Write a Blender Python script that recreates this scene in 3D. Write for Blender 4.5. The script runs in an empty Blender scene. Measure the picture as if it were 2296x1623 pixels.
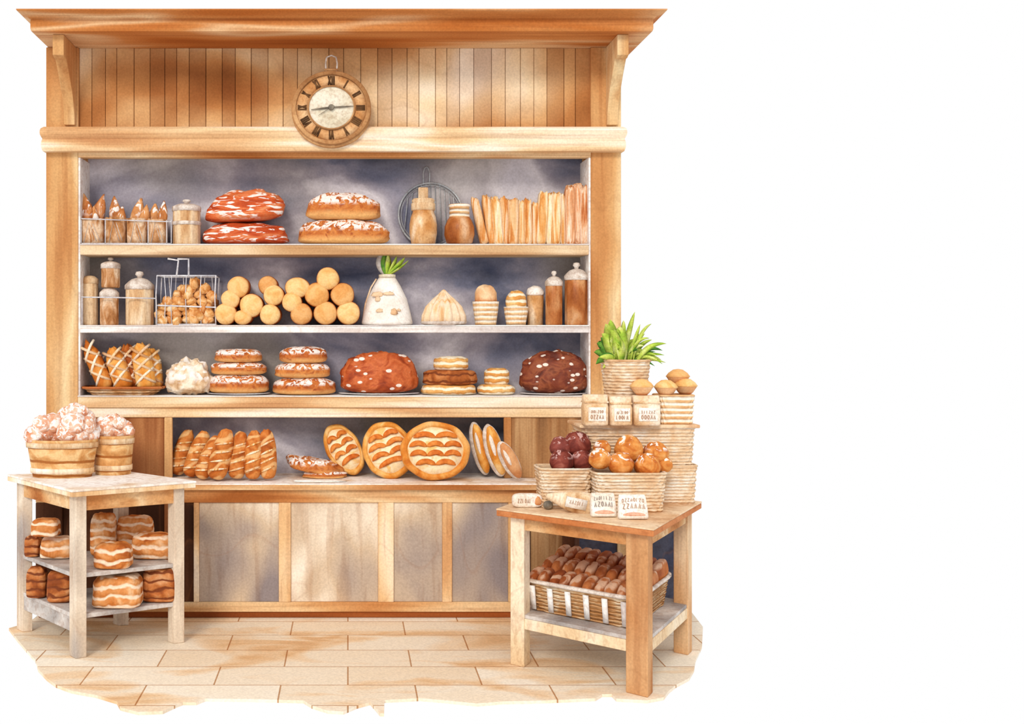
import bpy, bmesh, math, random
from mathutils import Vector, Matrix, noise
C = bpy.context.scene.collection
PI = math.pi
# ------------------------------------------------------------------ camera, world, light
F, D, H, CX, CY = 2500.0, 6.58, 1.62, 780.0, 750.0
cam_d = bpy.data.cameras.new('camera'); cam = bpy.data.objects.new('camera', cam_d); C.objects.link(cam)
cam.location = (0, -D, H); cam.rotation_euler = (PI/2, 0, 0)
cam_d.sensor_width = 36; cam_d.lens = 36*F/2296
cam_d.shift_x = (1148-CX)/2296; cam_d.shift_y = -(811.5-CY)/2296
bpy.context.scene.camera = cam
w = bpy.data.worlds.new('white_sky'); bpy.context.scene.world = w; w.use_nodes = True
w.node_tree.nodes['Background'].inputs[0].default_value = (1, 1, 1, 1)
w.node_tree.nodes['Background'].inputs[1].default_value = 1.0
sd = bpy.data.lights.new('sun', 'SUN'); sd.energy = 1.6; sd.angle = math.radians(16); sd.color = (1, .93, .82)
sun = bpy.data.objects.new('sun', sd); C.objects.link(sun)
sun.rotation_euler = (math.radians(61), 0, math.radians(-16))
vs = bpy.context.scene.view_settings
vs.view_transform = 'Standard'; vs.look = 'None'; vs.exposure = 0; vs.gamma = 1; vs.use_curve_mapping = False

def S(Y): return (Y+D)/F
def X(px, Y=0): return (px-CX)*S(Y)
def Z(py, Y=0): return H+(CY-py)*S(Y)
def on(px, py, z):
    d = F*(H-z)/(py-CY); return (px-CX)*d/F, d-D

# ------------------------------------------------------------------ materials
def lin(h):
    h = h.lstrip('#'); o = []
    for i in (0, 2, 4):
        c = int(h[i:i+2], 16)/255; o.append(c/12.92 if c <= .04045 else ((c+.055)/1.055)**2.4)
    return (*o, 1)
class Mat:
    def __init__(s, name, rough=.8, spec=.15):
        s.m = bpy.data.materials.new(name); s.m.use_nodes = True; s.t = s.m.node_tree
        s.b = s.t.nodes['Principled BSDF']; s.b.inputs['Roughness'].default_value = rough
        s.b.inputs['Specular IOR Level'].default_value = spec
        s.tc = s.t.nodes.new('ShaderNodeTexCoord'); s.oi = s.t.nodes.new('ShaderNodeObjectInfo')
    def put(s, sock, v):
        if isinstance(v, bpy.types.NodeSocket): s.t.links.new(v, sock)
        elif v is not None: sock.default_value = v
    def co(s, sc=(1, 1, 1), kind='Object', rnd=True, rot=(0, 0, 0)):
        mp = s.t.nodes.new('ShaderNodeMapping'); mp.inputs['Scale'].default_value = sc
        mp.inputs['Rotation'].default_value = rot
        s.t.links.new(s.tc.outputs[kind], mp.inputs['Vector'])
        if not rnd: return mp.outputs[0]
        a = s.t.nodes.new('ShaderNodeVectorMath'); a.operation = 'ADD'
        c = s.t.nodes.new('ShaderNodeVectorMath'); c.operation = 'SCALE'; c.inputs[0].default_value = (37, 21, 53)
        s.t.links.new(s.oi.outputs['Random'], c.inputs['Scale'])
        s.t.links.new(mp.outputs[0], a.inputs[0]); s.t.links.new(c.outputs[0], a.inputs[1]); return a.outputs[0]
    def noise(s, vec, scale=1, detail=2, dist=0):
        n = s.t.nodes.new('ShaderNodeTexNoise'); n.inputs['Scale'].default_value = scale
        n.inputs['Detail'].default_value = detail; n.inputs['Distortion'].default_value = dist
        s.t.links.new(vec, n.inputs['Vector']); return n.outputs['Fac']
    def vor(s, vec, scale, rnd=1.0):
        n = s.t.nodes.new('ShaderNodeTexVoronoi'); n.inputs['Scale'].default_value = scale
        n.inputs['Randomness'].default_value = rnd
        s.t.links.new(vec, n.inputs['Vector']); return n.outputs['Distance']
    def wave(s, vec, scale, dist=2, detail=2, axis='Z', dscale=1):
        n = s.t.nodes.new('ShaderNodeTexWave'); n.bands_direction = axis
        n.inputs['Scale'].default_value = scale; n.inputs['Distortion'].default_value = dist
        n.inputs['Detail'].default_value = detail; n.inputs['Detail Scale'].default_value = dscale
        s.t.links.new(vec, n.inputs['Vector']); return n.outputs['Fac']
    def ramp(s, fac, stops):
        n = s.t.nodes.new('ShaderNodeValToRGB'); e = n.color_ramp.elements
        while len(e) < len(stops): e.new(.5)
        for el, (p, c) in zip(e, stops):
            el.position = p
            el.color = lin(c) if isinstance(c, str) else (c, c, c, 1)
        s.t.links.new(fac, n.inputs['Fac']); return n.outputs['Color']
    def mix(s, f, a, b, mode='MIX'):
        n = s.t.nodes.new('ShaderNodeMix'); n.data_type = 'RGBA'; n.blend_type = mode
        s.put(n.inputs['Factor'], f)
        s.put(n.inputs[6], lin(a) if isinstance(a, str) else a); s.put(n.inputs[7], lin(b) if isinstance(b, str) else b)
        return n.outputs[2]
    def math(s, op, a, b=None):
        n = s.t.nodes.new('ShaderNodeMath'); n.operation = op; s.put(n.inputs[0], a)
        if b is not None: s.put(n.inputs[1], b)
        return n.outputs[0]
    def gz(s, axis=2):
        n = s.t.nodes.new('ShaderNodeSeparateXYZ'); s.t.links.new(s.tc.outputs['Generated'], n.inputs[0]); return n.outputs[axis]
    def out(s, col, bump=None, strength=.3, dist=.01):
        g = s.noise(s.co((1, 1, 1)), 90, 2)
        col = s.mix(.22, col, s.ramp(g, [(.3, '#8a8078'), (.7, '#ffffff')]), 'MULTIPLY')
        s.put(s.b.inputs['Base Color'], col)
        if bump is not None:
            n = s.t.nodes.new('ShaderNodeBump'); n.inputs['Strength'].default_value = strength
            n.inputs['Distance'].default_value = dist
            s.t.links.new(bump, n.inputs['Height']); s.t.links.new(n.outputs[0], s.b.inputs['Normal'])
        return s.m
def wash(name, cols, sc=(2, 2, 2), dist=.35, rough=.8, detail=1.6, island=False, grain=.28):
    """soft pigment washes from dark to light with thin streaks along the board"""
    m = Mat(name, rough); v = m.co(sc); n = m.noise(v, 1, detail, dist)
    k = len(cols); c = m.ramp(n, [(.3+.4*i/(k-1), q) for i, q in enumerate(cols)])
    n2 = m.noise(m.co(tuple(q*9 if q >= 2 else q*1.3 for q in sc)), 1, 2, .2)
    c = m.mix(grain, c, m.ramp(n2, [(.36, '#b98a64'), (.5, '#ffffff')]), 'MULTIPLY')
    n3 = m.noise(m.co(tuple(q*1.3+.3 for q in sc)), 1, 1, .3)
    edge = m.ramp(n3, [(.52, 0.0), (.54, .16), (.55, .0)])
    c = m.mix(edge, c, '#9c6236')
    if island:
        g = m.t.nodes.new('ShaderNodeNewGeometry')
        c = m.mix(.55, c, m.ramp(g.outputs['Random Per Island'], [(0, '#b98d66'), (.45, '#f2dcc2'), (1, '#ffffff')]), 'MULTIPLY')
    return m.out(c, n2, .06)
M = {}
M['wood_v'] = wash('wood_upright', ['#b0703c', '#c98d56', '#d9a76f', '#efd2a2', '#deaf78'], (3, 3, .8))
M['wood_h'] = wash('wood_level', ['#b06a34', '#c98850', '#dba872', '#efcfa2', '#d79d64'], (.9, 4, 5))
M['rail'] = wash('wood_rail', ['#c68f60', '#dba977', '#efcfa2', '#fdf0dc', '#e9c08c'], (.8, 4, 7))
M['soffit'] = wash('wood_cornice', ['#a3561f', '#bb6c30', '#cd864a', '#e9bf90', '#c77f42'], (.7, 3, 7))
M['plank'] = wash('wood_plank', ['#9c6233', '#c08550', '#dcae7a', '#f4dcb6', '#fdf3e2'], (1.3, 1, 1.8), island=True)
M['bwood'] = wash('wood_brown', ['#7b4526', '#9a5f38', '#b47a4c', '#a56a40'], (5, 5, 1))
M['twood'] = wash('wood_tan', ['#8a6240', '#a8794e', '#c39a6d', '#b08357'], (8, 5, .9))
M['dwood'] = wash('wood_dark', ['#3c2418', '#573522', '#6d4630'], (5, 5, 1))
M['plinth'] = wash('wood_plinth', ['#84421c', '#a4592a', '#b96c38'], (1, 3, 5))
M['blue'] = None
m = Mat('slate_backboard', .85); v = m.co((1.3, 1.3, 2.2)); n = m.noise(v, 1, 4, .35)
c = m.ramp(n, [(.33, '#424a64'), (.43, '#74778c'), (.53, '#aaa5b2'), (.6, '#e2dee6'), (.75, '#b5b2c0')])
n2 = m.noise(m.co((1.1, 1, 1.3)), 1, 1, .2)
c = m.mix(m.ramp(n2, [(.5, 0.0), (.62, .6)]), c, '#a09684')
M['blue'] = m.out(c)
M['navy'] = wash('navy_paint', ['#2a2f47', '#3d4158', '#565767', '#41434f'], (3, 3, 3))
M['shelfw'] = wash('chalk_white_wood', ['#d9d0ce', '#ece6e3', '#faf7f4', '#fdfbf9'], (1.5, 4, 4))
M['shelft'] = wash('tan_shelf_wood', ['#c79a6c', '#dab68b', '#ead0ac', '#d2a97c'], (1.2, 4, 5))
M['panel'] = wash('cream_panel', ['#94898a', '#b8a698', '#d6bfa4', '#f2e4d0', '#fffaf2'], (2.2, 2, 1.6), dist=.5)
M['stile'] = wash('cream_stile', ['#d9a471', '#ecc391', '#f8e0bd', '#fdf3e6'], (4, 4, 1.5))
M['legL'] = wash('greyed_cream_leg', ['#a09896', '#bdb0a6', '#d6c2ac', '#ead9c4', '#c9b6a4'], (3, 3, 1.3))
M['legR'] = wash('warm_leg_wood', ['#a9683a', '#c58a58', '#d9a878', '#f0d4ae'], (3, 3, 1.6))
M['legC'] = wash('cream_leg_wood', ['#e0bb8e', '#f0d7b2', '#faebd2'], (4, 4, 2))
M['topw'] = wash('pale_table_top', ['#e0bd98', '#f2dfca', '#fbf4ec', '#fffaf6', '#fffdfa'], (3, 3, 3))
M['topR'] = wash('sandy_table_top', ['#cf9b6c', '#e3bb92', '#f1d6b4', '#e9c8a0'], (3, 3, 3))
M['edgeR'] = wash('russet_table_edge', ['#a9592a', '#c37440', '#d68f5c'], (2, 2, 5))
M['greyw'] = wash('grey_wash_wood', ['#96908f', '#bcb3ae', '#d8d0ca', '#a79f9b'], (3, 3, 4))
M['floor'] = None
m = Mat('cream_floor_boards', .85); bt = m.t.nodes.new('ShaderNodeTexBrick')
m.t.links.new(m.co((1, 1, 1), rnd=False), bt.inputs['Vector'])
for k, q in (('Scale', 1), ('Mortar Size', .0045), ('Mortar Smooth', .4), ('Brick Width', .62), ('Row Height', .285)): bt.inputs[k].default_value = q
bt.inputs['Color1'].default_value = lin('#fbf1e0'); bt.inputs['Color2'].default_value = lin('#f3e0c6'); bt.inputs['Mortar'].default_value = lin('#c0936c')
n = m.noise(m.co((1.3, 2.6, 1), rnd=False), 1, 3, .9)
c = m.mix(.9, bt.outputs['Color'], m.ramp(n, [(.26, '#d9a878'), (.36, '#efcfaa'), (.43, '#fbead6'), (.5, '#ffffff'), (.8, '#fffaf2')]), 'MULTIPLY')
M['floor'] = m.out(c)
M['cream'] = wash('cream_enamel', ['#cfc0a4', '#e6dcc4', '#f3ecdc'], (6, 6, 6))
M['clockw'] = wash('clock_wood', ['#9c6c42', '#c08d5c', '#d9ab78'], (6, 6, 6))
M['ring'] = wash('clock_ring', ['#c98d56', '#dfab76', '#efc898'], (9, 9, 9))
M['ink'] = wash('brown_ink', ['#4b3422', '#6d4c30', '#86623f'], (20, 20, 20))
M['iron'] = wash('grey_metal', ['#5c564c', '#7a7266', '#958c7c'], (20, 20, 20), rough=.5)
M['wire'] = wash('white_wire', ['#b9b9c4', '#dcdce2', '#f4f4f6'], (9, 9, 9), rough=.5)
M['gwire'] = wash('grey_wire', ['#8e949c', '#aeb4ba', '#cdd2d6'], (9, 9, 9), rough=.5)
# bakes
def bread(name, cols, sc=(9, 9, 9), sugar=0, lo=.55, sug='#fbf4ee', bump=.35, dist=1, base=None):
    m = Mat(name, .7, .25); n = m.noise(m.co(sc), 1, 3, dist)
    k = len(cols); c = m.ramp(n, [(.3+.4*i/(k-1), q) for i, q in enumerate(cols)])
    c = m.mix(.5, c, m.ramp(m.oi.outputs['Random'], [(0, '#d9a070'), (.3, '#f4d6b4'), (.6, '#ffffff')]), 'MULTIPLY')
    z = m.gz()
    if base: c = m.mix(m.ramp(m.math('ADD', z, m.math('MULTIPLY', n, .3)), [(.28, 1.0), (.52, 0.0)]), c, base)
    if sugar:
        n3 = m.noise(m.co(tuple(q*1.8 for q in sc)), 1, 2, 1.2)
        f = m.math('MULTIPLY', m.ramp(n3, [(.5-.14*sugar, 0.0), (.57-.12*sugar, 1.0)]), m.ramp(z, [(lo, 0.0), (lo+.15, .95)]))
        c = m.mix(f, c, sug)
    nb = m.noise(m.co(tuple(q*2.5 for q in sc)), 1, 3, .5)
    return m.out(c, nb, bump, .008)
M['redglaze'] = bread('red_glazed_crust', ['#a83c14', '#c8521f', '#dd7440', '#e89a6a'], (6, 6, 24), -.3, .05, bump=.6)
M['sugarbun'] = bread('sugared_crust', ['#9a4f24', '#c0692c', '#d88a45', '#a9542a'], (16, 16, 18), .45, .5, base='#f0b873')
M['golden'] = bread('golden_crust', ['#c9721f', '#e08f34', '#efb25e', '#f6cd8c'], (9, 9, 6))
M['amber'] = bread('amber_crust', ['#a9581c', '#c8712a', '#dd9448', '#e9ae6c'], (16, 16, 16), -.3, .6)
M['scallop'] = bread('browned_scallop', ['#c8641c', '#dd8030', '#eb9d50'], (20, 20, 20), bump=.1)
M['tray'] = bread('tray_loaf_crust', ['#8f4c26', '#b4683a', '#cc8550', '#b06438'], (5, 4, 5), .1, .72, '#e9c4a6', base='#d07a34')
M['plum'] = bread('plum_crust', ['#55201c', '#743028', '#8f453a', '#a5655a'], (14, 14, 14), -.25, .6, '#cfa6a0')
M['rollend'] = bread('roll_dough', ['#e8ac62', '#f2bf78', '#f8cf90', '#f5c884'], (12, 12, 12), bump=.1)
M['rollside'] = bread('roll_crust', ['#9c4a18', '#b9601f', '#cf7c38'], (14, 8, 14))
M['puff'] = bread('puff_pastry', ['#cf8238', '#e6a65c', '#f8dcaa', '#fff4de', '#e9b46c'], (34, 34, 2.5), bump=.5)
M['puffd'] = bread('browned_puff_pastry', ['#b86430', '#d08450', '#e6b084', '#fae6d0', '#cf8650'], (34, 34, 2.5), bump=.5)
M['bagbread'] = bread('rustic_tip_crust', ['#a55f2c', '#c27a40', '#d9995f', '#ecc49a'], (14, 14, 6), -.35, .5)
M['paper'] = wash('kraft_paper', ['#a36a3c', '#bd8656', '#d3a57c', '#e8cbac', '#b87c4a'], (12, 12, 7), dist=1.6)
M['sugarball'] = bread('pink_sugared_dough', ['#cf8460', '#e6a684', '#f0c2a6', '#f8ddcc'], (18, 18, 18), .1, .15, '#fffaf6')
M['crumble'] = bread('cream_crumble', ['#b98758', '#e0c09a', '#f5e6d0', '#fbf4e8'], (9, 9, 9), .2, .3)
M['muffin'] = bread('pale_muffin', ['#d89a66', '#e9b888', '#f3d0a6'], (9, 9, 9), base='#cf8a56')
M['biscuit'] = bread('shell_biscuit', ['#c27a3a', '#d99a56', '#ecbb80', '#f8dfba'], (22, 22, 22))
M['meringue'] = bread('swirled_meringue', ['#e2a866', '#f6ddb4', '#fdf4e4', '#f9e9cc'], (18, 18, 3))
M['whitecloth'] = wash('cream_cloth', ['#e6d9cc', '#f5ede4', '#fdf9f4', '#fffdf8'], (5, 5, 5), grain=.08)
M['green'] = wash('fresh_leaf', ['#86b436', '#b0d04a', '#d2e468', '#e8f29c'], (14, 14, 14))
M['dgreen'] = wash('deep_leaf', ['#3f7a2c', '#5c9636', '#86b548'], (14, 14, 14))
M['label'] = wash('label_paper', ['#f1e4d4', '#faf2e8', '#fffdfa'], (9, 9, 9))
M['scrib'] = wash('sepia_writing', ['#b98a66', '#c79a78'], (9, 9, 9))
M['gscrib'] = wash('grey_writing', ['#8d8480', '#a59a94'], (9, 9, 9))
M['coral'] = wash('coral_stripe', ['#e6a88c', '#f0c0a6'], (9, 9, 9))
M['glass'] = wash('highlit_honey_glass', ['#b06c30', '#c98a4c', '#dfae78', '#f8e2c4'], (10, 10, 5), rough=.35)  # palest cream of the wash is a highlight painted into the jar colour
M['glassd'] = wash('brown_jar', ['#964f20', '#b56d38', '#cf9562', '#e6c3a0'], (12, 12, 5), rough=.35)
M['packet'] = wash('pale_kraft_paper', ['#d9ab78', '#e8c49a', '#f3dabb', '#fbecd8'], (9, 9, 9))
M['lid'] = wash('chalk_lid', ['#b9a596', '#d5c6ba', '#efe6dd', '#c9b5a3'], (14, 14, 14))
M['can'] = wash('pale_wood_canister', ['#c08d5c', '#d9b083', '#ecd0aa', '#f6e4cb'], (14, 14, 3))
def lined(name, cols, gap, period, axis='Z', dist=1.5, rot=(0, 0, 0), hexs=(.25, .5), bump=.6, kind='Object'):
    m = Mat(name, .7, .2); n = m.noise(m.co((10, 10, 10)), 1, 3, .8)
    k = len(cols); c = m.ramp(n, [(.32+.36*i/(k-1), q) for i, q in enumerate(cols)])
    wv = m.wave(m.co((1, 1, 1), kind=kind, rot=rot), PI/period/10*2/1.0/2, dist, 2, axis, 2)
    c = m.mix(m.ramp(wv, [(hexs[0], 1.0), (hexs[1], 0.0)]), c, gap)
    return m.out(c, wv, bump, .01)
M['layer'] = lined('layered_loaf', ['#a9561f', '#cb7836', '#e09a5c', '#efc092'], '#f8dcc0', .05, hexs=(.08, .42), dist=4)
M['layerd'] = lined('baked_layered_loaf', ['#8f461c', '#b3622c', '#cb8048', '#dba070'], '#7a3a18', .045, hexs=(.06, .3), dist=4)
M['flaky'] = lined('flaky_biscuit', ['#d58b3e', '#e5a75c', '#f1c684'], '#fdf0d4', .035, hexs=(.25, .55), dist=2.5)
M['scored'] = lined('scored_baguette', ['#a3501a', '#c46a26', '#d98a44', '#bd5f1e'], '#e8b478', .08, hexs=(.05, .3), dist=5, rot=(0, .5, 0))
M['cup'] = lined('pleated_cup', ['#dca46c', '#ebbf8c', '#f3d2a6'], '#fdf1e0', .028, hexs=(.3, .6), dist=1)
M['hoopw'] = lined('banded_bucket_wood', ['#c98b4e', '#dda568', '#efc890', '#d89650'], '#a8642c', .075, hexs=(.03, .14), dist=.8)
M['wicker'] = lined('straw_wicker', ['#e0b48a', '#f0cfa8', '#f8e3c8', '#fef4e4'], '#dcb084', .016, hexs=(.02, .2), dist=1.2)
M['wickerd'] = lined('tan_wicker', ['#b07a4a', '#cb9664', '#dfb78a', '#f0d8b8'], '#94602f', .018, hexs=(.05, .35), dist=1.2)
def spotted(name, cols, sc=16):
    m = Mat(name, .6, .3); n = m.noise(m.co((10, 10, 14)), 1, 4, 1)
    c = m.ramp(n, [(.32+.36*i/(len(cols)-1), q) for i, q in enumerate(cols)])
    d = m.vor(m.co((1, 1, 1.7)), sc)
    c = m.mix(m.ramp(d, [(.23, 1.0), (.29, 0.0)]), c, '#f6e6da')
    return m.out(c, n, .6, .02)
M['spotred'] = spotted('seeded_red_crust', ['#8c3412', '#b04a1c', '#cf6c38', '#b8521f'], 15)
M['spotdark'] = spotted('seeded_dark_crust', ['#5c2414', '#7c3620', '#97502f', '#6a2b16'])
M['cakew'] = wash('white_plate', ['#d6d2d8', '#eeebee', '#fafafa'], (6, 6, 6), rough=.4)
m = Mat('cream_filling', .7); n = m.noise(m.co((12, 12, 12)), 1, 3, .8)
M['fill'] = m.out(m.ramp(n, [(.35, '#f2c77c'), (.5, '#fdeecb'), (.7, '#f8dca0')]))

# ------------------------------------------------------------------ mesh helpers
def obj(name, bm, mat, parent=None, bevel=0, smooth=True, loc=None):
    me = bpy.data.meshes.new(name); bmesh.ops.recalc_face_normals(bm, faces=bm.faces[:])
    for f in bm.faces: f.smooth = smooth
    bm.to_mesh(me); bm.free(); me.materials.append(M[mat] if isinstance(mat, str) else mat)
    o = bpy.data.objects.new(name, me); C.objects.link(o)
    if loc: o.location = loc
    if parent: o.parent = parent
    if bevel:
        b = o.modifiers.new('soft', 'BEVEL'); b.width = bevel; b.segments = 2; b.limit_method = 'ANGLE'
    return o
def thing(name, label, cat, loc=(0, 0, 0), rot=(0, 0, 0), group=None):
    o = bpy.data.objects.new(name, None); C.objects.link(o); o.location = loc; o.rotation_euler = rot
    o.empty_display_size = .05; return tag(o, label, cat, group)
def tag(o, label, cat, group=None, kind=None):
    o['label'] = label; o['category'] = cat
    if group: o['group'] = group
    if kind: o['kind'] = kind
    return o
def dup(o, loc=None, rot=None, label=None, group=None, parent=None, sc=None):
    r = o.copy(); C.objects.link(r)
    if parent: r.parent = parent
    if loc: r.location = loc
    if rot: r.rotation_euler = rot
    if sc: r.scale = sc
    if label: r['label'] = label
    if group: r['group'] = group
    for c in list(o.children): dup(c, parent=r)
    return r
def nb(): return bmesh.new()
def box(bm, x0, x1, y0, y1, z0, z1):
    v = [bm.verts.new((x, y, z)) for z in (z0, z1) for x, y in ((x0, y0), (x1, y0), (x1, y1), (x0, y1))]
    for f in ((0, 3, 2, 1), (4, 5, 6, 7), (0, 1, 5, 4), (1, 2, 6, 5), (2, 3, 7, 6), (3, 0, 4, 7)): bm.faces.new([v[i] for i in f])
def prism(bm, pts, z0, z1, top=None):
    a = [bm.verts.new((p[0], p[1], z0)) for p in pts]; b = [bm.verts.new((p[0], p[1], z1)) for p in (top or pts)]
    bm.faces.new(a[::-1]); bm.faces.new(b)
    for i in range(len(pts)): j = (i+1) % len(pts); bm.faces.new((a[i], a[j], b[j], b[i]))
def rings(bm, rs, cap=True, closed=True):
    V = [[bm.verts.new(p) for p in r] for r in rs]; n = len(rs[0])
    for a, b in zip(V, V[1:]):
        for i in range(n if closed else n-1): j = (i+1) % n; bm.faces.new((a[i], a[j], b[j], b[i]))
    if cap: bm.faces.new(V[0][::-1]); bm.faces.new(V[-1])
    return V
def lathe(bm, prof, seg=28, rx=1, ry=1, c=(0, 0), flute=0, nfl=12):
    rings(bm, [[(c[0]+rx*r*(1+flute*math.cos(nfl*2*PI*i/seg))*math.cos(2*PI*i/seg), c[1]+ry*r*(1+flute*math.cos(nfl*2*PI*i/seg))*math.sin(2*PI*i/seg), z) for i in range(seg)] for r, z in prof])
def tube(bm, pts, r, seg=6, closed=False):
    pts = [Vector(p) for p in pts]; n = len(pts); rs = []
    for i, p in enumerate(pts):
        a = pts[(i-1) % n] if closed or i else p; b = pts[(i+1) % n] if closed or i < n-1 else p
        t = (b-a).normalized() if (b-a).length > 1e-9 else Vector((0, 0, 1))
        u = t.cross(Vector((0, 1, 0)) if abs(t.y) < .9 else Vector((1, 0, 0))).normalized(); q = t.cross(u)
        rr = r[i] if isinstance(r, (list, tuple)) else r
        rs.append([p+u*rr*math.cos(2*PI*k/seg)+q*rr*math.sin(2*PI*k/seg) for k in range(seg)])
    if closed: rs.append(rs[0])
    V = rings(bm, rs, cap=not closed)
    if closed: bmesh.ops.remove_doubles(bm, verts=bm.verts[:], dist=1e-5)
def sp(v, e): return math.copysign(abs(v)**e, v)
def blob(bm, rx, ry, h, seed=0, amp=.04, fr=3, fl=.35, ex=1, ez=1, nu=36, nv=18, mx=None, fn=None):
    """loaf-like body, flat-ish bottom at z=0"""
    off = Vector((seed*7.3, seed*3.1, seed*1.7)); rs = []
    zmax = h/(1+fl)
    for j in range(nv+1):
        ph = -PI/2+PI*j/nv; cz = sp(math.cos(ph), ez); s = sp(math.sin(ph), ez); ring = []
        for i in range(nu):
            th = 2*PI*i/nu; p = Vector((rx*cz*sp(math.cos(th), ex), ry*cz*sp(math.sin(th), ex), s*zmax*(1 if s > 0 else fl)))
            d = 1+amp*noise.noise(Vector((p.x/rx, p.y/ry, p.z/h))*fr+off)*2
            q = Vector((p.x*d, p.y*d, p.z*(d if s > 0 else 1)+zmax*fl))
            if fn: q = fn(q)
            ring.append(mx @ q if mx else q)
        rs.append(ring)
    a = bm.verts.new(rs[0][0]); b = bm.verts.new(rs[-1][0])
    V = [[bm.verts.new(p) for p in r] for r in rs[1:-1]]
    for i in range(nu): j = (i+1) % nu; bm.faces.new((a, V[0][j], V[0][i])); bm.faces.new((b, V[-1][i], V[-1][j]))
    for A, B in zip(V, V[1:]):
        for i in range(nu): j = (i+1) % nu; bm.faces.new((A[i], A[j], B[j], B[i]))
def loaf(name, label, cat, mat, loc, rx, ry, h, rot=(0, 0, 0), group=None, **k):
    bm = nb(); blob(bm, rx, ry, h, **k); o = obj(name, bm, mat, loc=loc); o.rotation_euler = rot
    return tag(o, label, cat, group)
def wicker(bm, a, b, h, rows=8, e=.35, tp=.12, amp=.006, N=112, wk=28, A=None, wall=.012):
    """open woven basket: rounded-rectangle walls with woven ridges, inner wall and floor"""
    def pt(t, s, z, o=0):
        x = (a*s+o)*sp(math.cos(t), e); y = (b*s+o)*sp(math.sin(t), e)
        return A(x, y, z) if A else (x, y, z)
    rs = []
    for j in range(rows*3+1):
        f = j/(rows*3); r = j//3; s = 1-tp*(1-f)
        rs.append([pt(2*PI*i/N, s, h*f, amp*(abs(math.sin(PI*f*rows))-.5)+amp*.7*math.sin(wk*PI*2*i/N/2*2/2+(r % 2)*PI)) for i in range(N)])
    for f in (1, .5, .12):
        s = 1-tp*(1-f); rs.append([pt(2*PI*i/N, s, h*f, -wall-amp) for i in range(N)])
    rings(bm, rs)
def rim(bm, a, b, z, r=.008, e=.35, N=64, A=None):
    P = [(a*sp(math.cos(2*PI*i/N), e), b*sp(math.sin(2*PI*i/N), e), z) for i in range(N)]
    tube(bm, [A(*p) if A else p for p in P], r, 6, True)
def scribble(bm, x0, x1, z, hh, y, n, seed, r=.0016, arch=0):
    R = random.Random(seed); W = (x1-x0)/n
    for i in range(n):
        cx = x0+W*(i+.5); k = R.choice((0, 1, 2, 3)); dz = arch*(1-((i+.5)/n*2-1)**2)
        P = {0: [(-.35, -.5), (-.35, .5)], 1: [(-.35, -.5), (0, .5), (.3, -.5)], 2: [(-.3, .5), (.3, .5), (-.3, -.5), (.3, -.5)],
             3: [(.35*math.cos(q), .5*math.sin(q)) for q in [PI*2*t/8 for t in range(9)]]}[k]
        tube(bm, [(cx+p[0]*W*.8, y, z+dz+p[1]*hh) for p in P], r, 4)
ORD = ['leftmost', 'second from the left', 'third from the left', 'fourth from the left', 'fifth from the left', 'sixth from the left', 'seventh from the left', 'eighth from the left', 'ninth from the left', 'tenth from the left', 'eleventh from the left', 'twelfth from the left', 'thirteenth from the left', 'fourteenth from the left', 'rightmost']

# ------------------------------------------------------------------ floor
out = [(20, 1408), (38, 1432), (55, 1452), (80, 1480), (86, 1500), (105, 1520), (125, 1535), (160, 1548), (215, 1558), (262, 1572), (270, 1586), (310, 1596), (365, 1594), (395, 1580), (410, 1574), (440, 1574), (460, 1566), (560, 1567), (680, 1570), (700, 1582), (735, 1593), (770, 1595), (800, 1582), (830, 1574), (843, 1588), (852, 1599), (861, 1599), (862, 1569), (940, 1565), (1000, 1570), (1070, 1577), (1130, 1572), (1190, 1571), (1270, 1568), (1335, 1565), (1350, 1556), (1372, 1556), (1382, 1566), (1450, 1570), (1488, 1563), (1500, 1548), (1515, 1536), (1545, 1520), (1556, 1500), (1560, 1478), (1574, 1448), (1576, 1405)]
P = [on(px, py, 0) for px, py in out]
P += [(2.05, .3), (-1.79, .3), (-1.79, -.25), on(85, 1380, 0), on(62, 1396, 0)]
bm = nb(); prism(bm, P, -.014, 0); fl = obj('floor', bm, 'floor', smooth=False); fl['kind'] = 'structure'

# ------------------------------------------------------------------ tall shelf unit
xl, xr = X(103), X(1393); il, ir = X(175), X(1325); wt = .772
hu = thing('display_dresser', 'tall honey-wood bakery shelf unit with cornice, plank header and slate-blue backboard', 'shelf unit', (0, 0, wt))
def hp(name, bm, mat, bevel=.006, smooth=False):
    o = obj(name, bm, mat, hu, bevel, smooth); o.location = (0, 0, -wt); return o
for a, b in ((xl, il), (ir, xr)):
    bm = nb(); box(bm, a, b, 0, .3, wt, 3.317); hp('post', bm, 'wood_v')
for a, b in ((il, il+.012), (ir-.012, ir)):
    bm = nb(); box(bm, a, b, .006, .25, wt, Z(352)); hp('lit_inner_side', bm, 'shelfw', .002)  # inner side faces in chalk white, the light on them painted in
bm = nb(); box(bm, il, ir, .25, .3, wt, 2.70); hp('back_panel', bm, 'blue', 0)
for (y0, y1, mt) in ((549, 571, 'shelft'), (731, 746, 'shelfw')):
    bm = nb(); box(bm, il+.012, ir-.012, .0, .25, Z(y1), Z(y0)); s = hp('shelf', bm, mt, .004)
    bm = nb(); box(bm, il+.012, ir-.012, -.004, .248, Z(y0)-.001, Z(y0)+.006); q = obj('shelf_surface', bm, 'shelfw', s, .002, False)
Z1, Z2, Z3 = Z(549)+.006, Z(731)+.006, Z(889)+.006
bm = nb(); box(bm, il, ir, -.01, .25, Z(914), Z(889)); s = hp('shelf', bm, 'rail', .006)
bm = nb(); box(bm, il, ir, -.014, .248, Z(889)-.001, Z(889)+.006); obj('shelf_surface', bm, 'shelfw', s, .002, False)
bm = nb(); box(bm, il, ir, .0, .03, Z(936), Z(914)-.001); hp('lower_rail', bm, 'rail')
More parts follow.
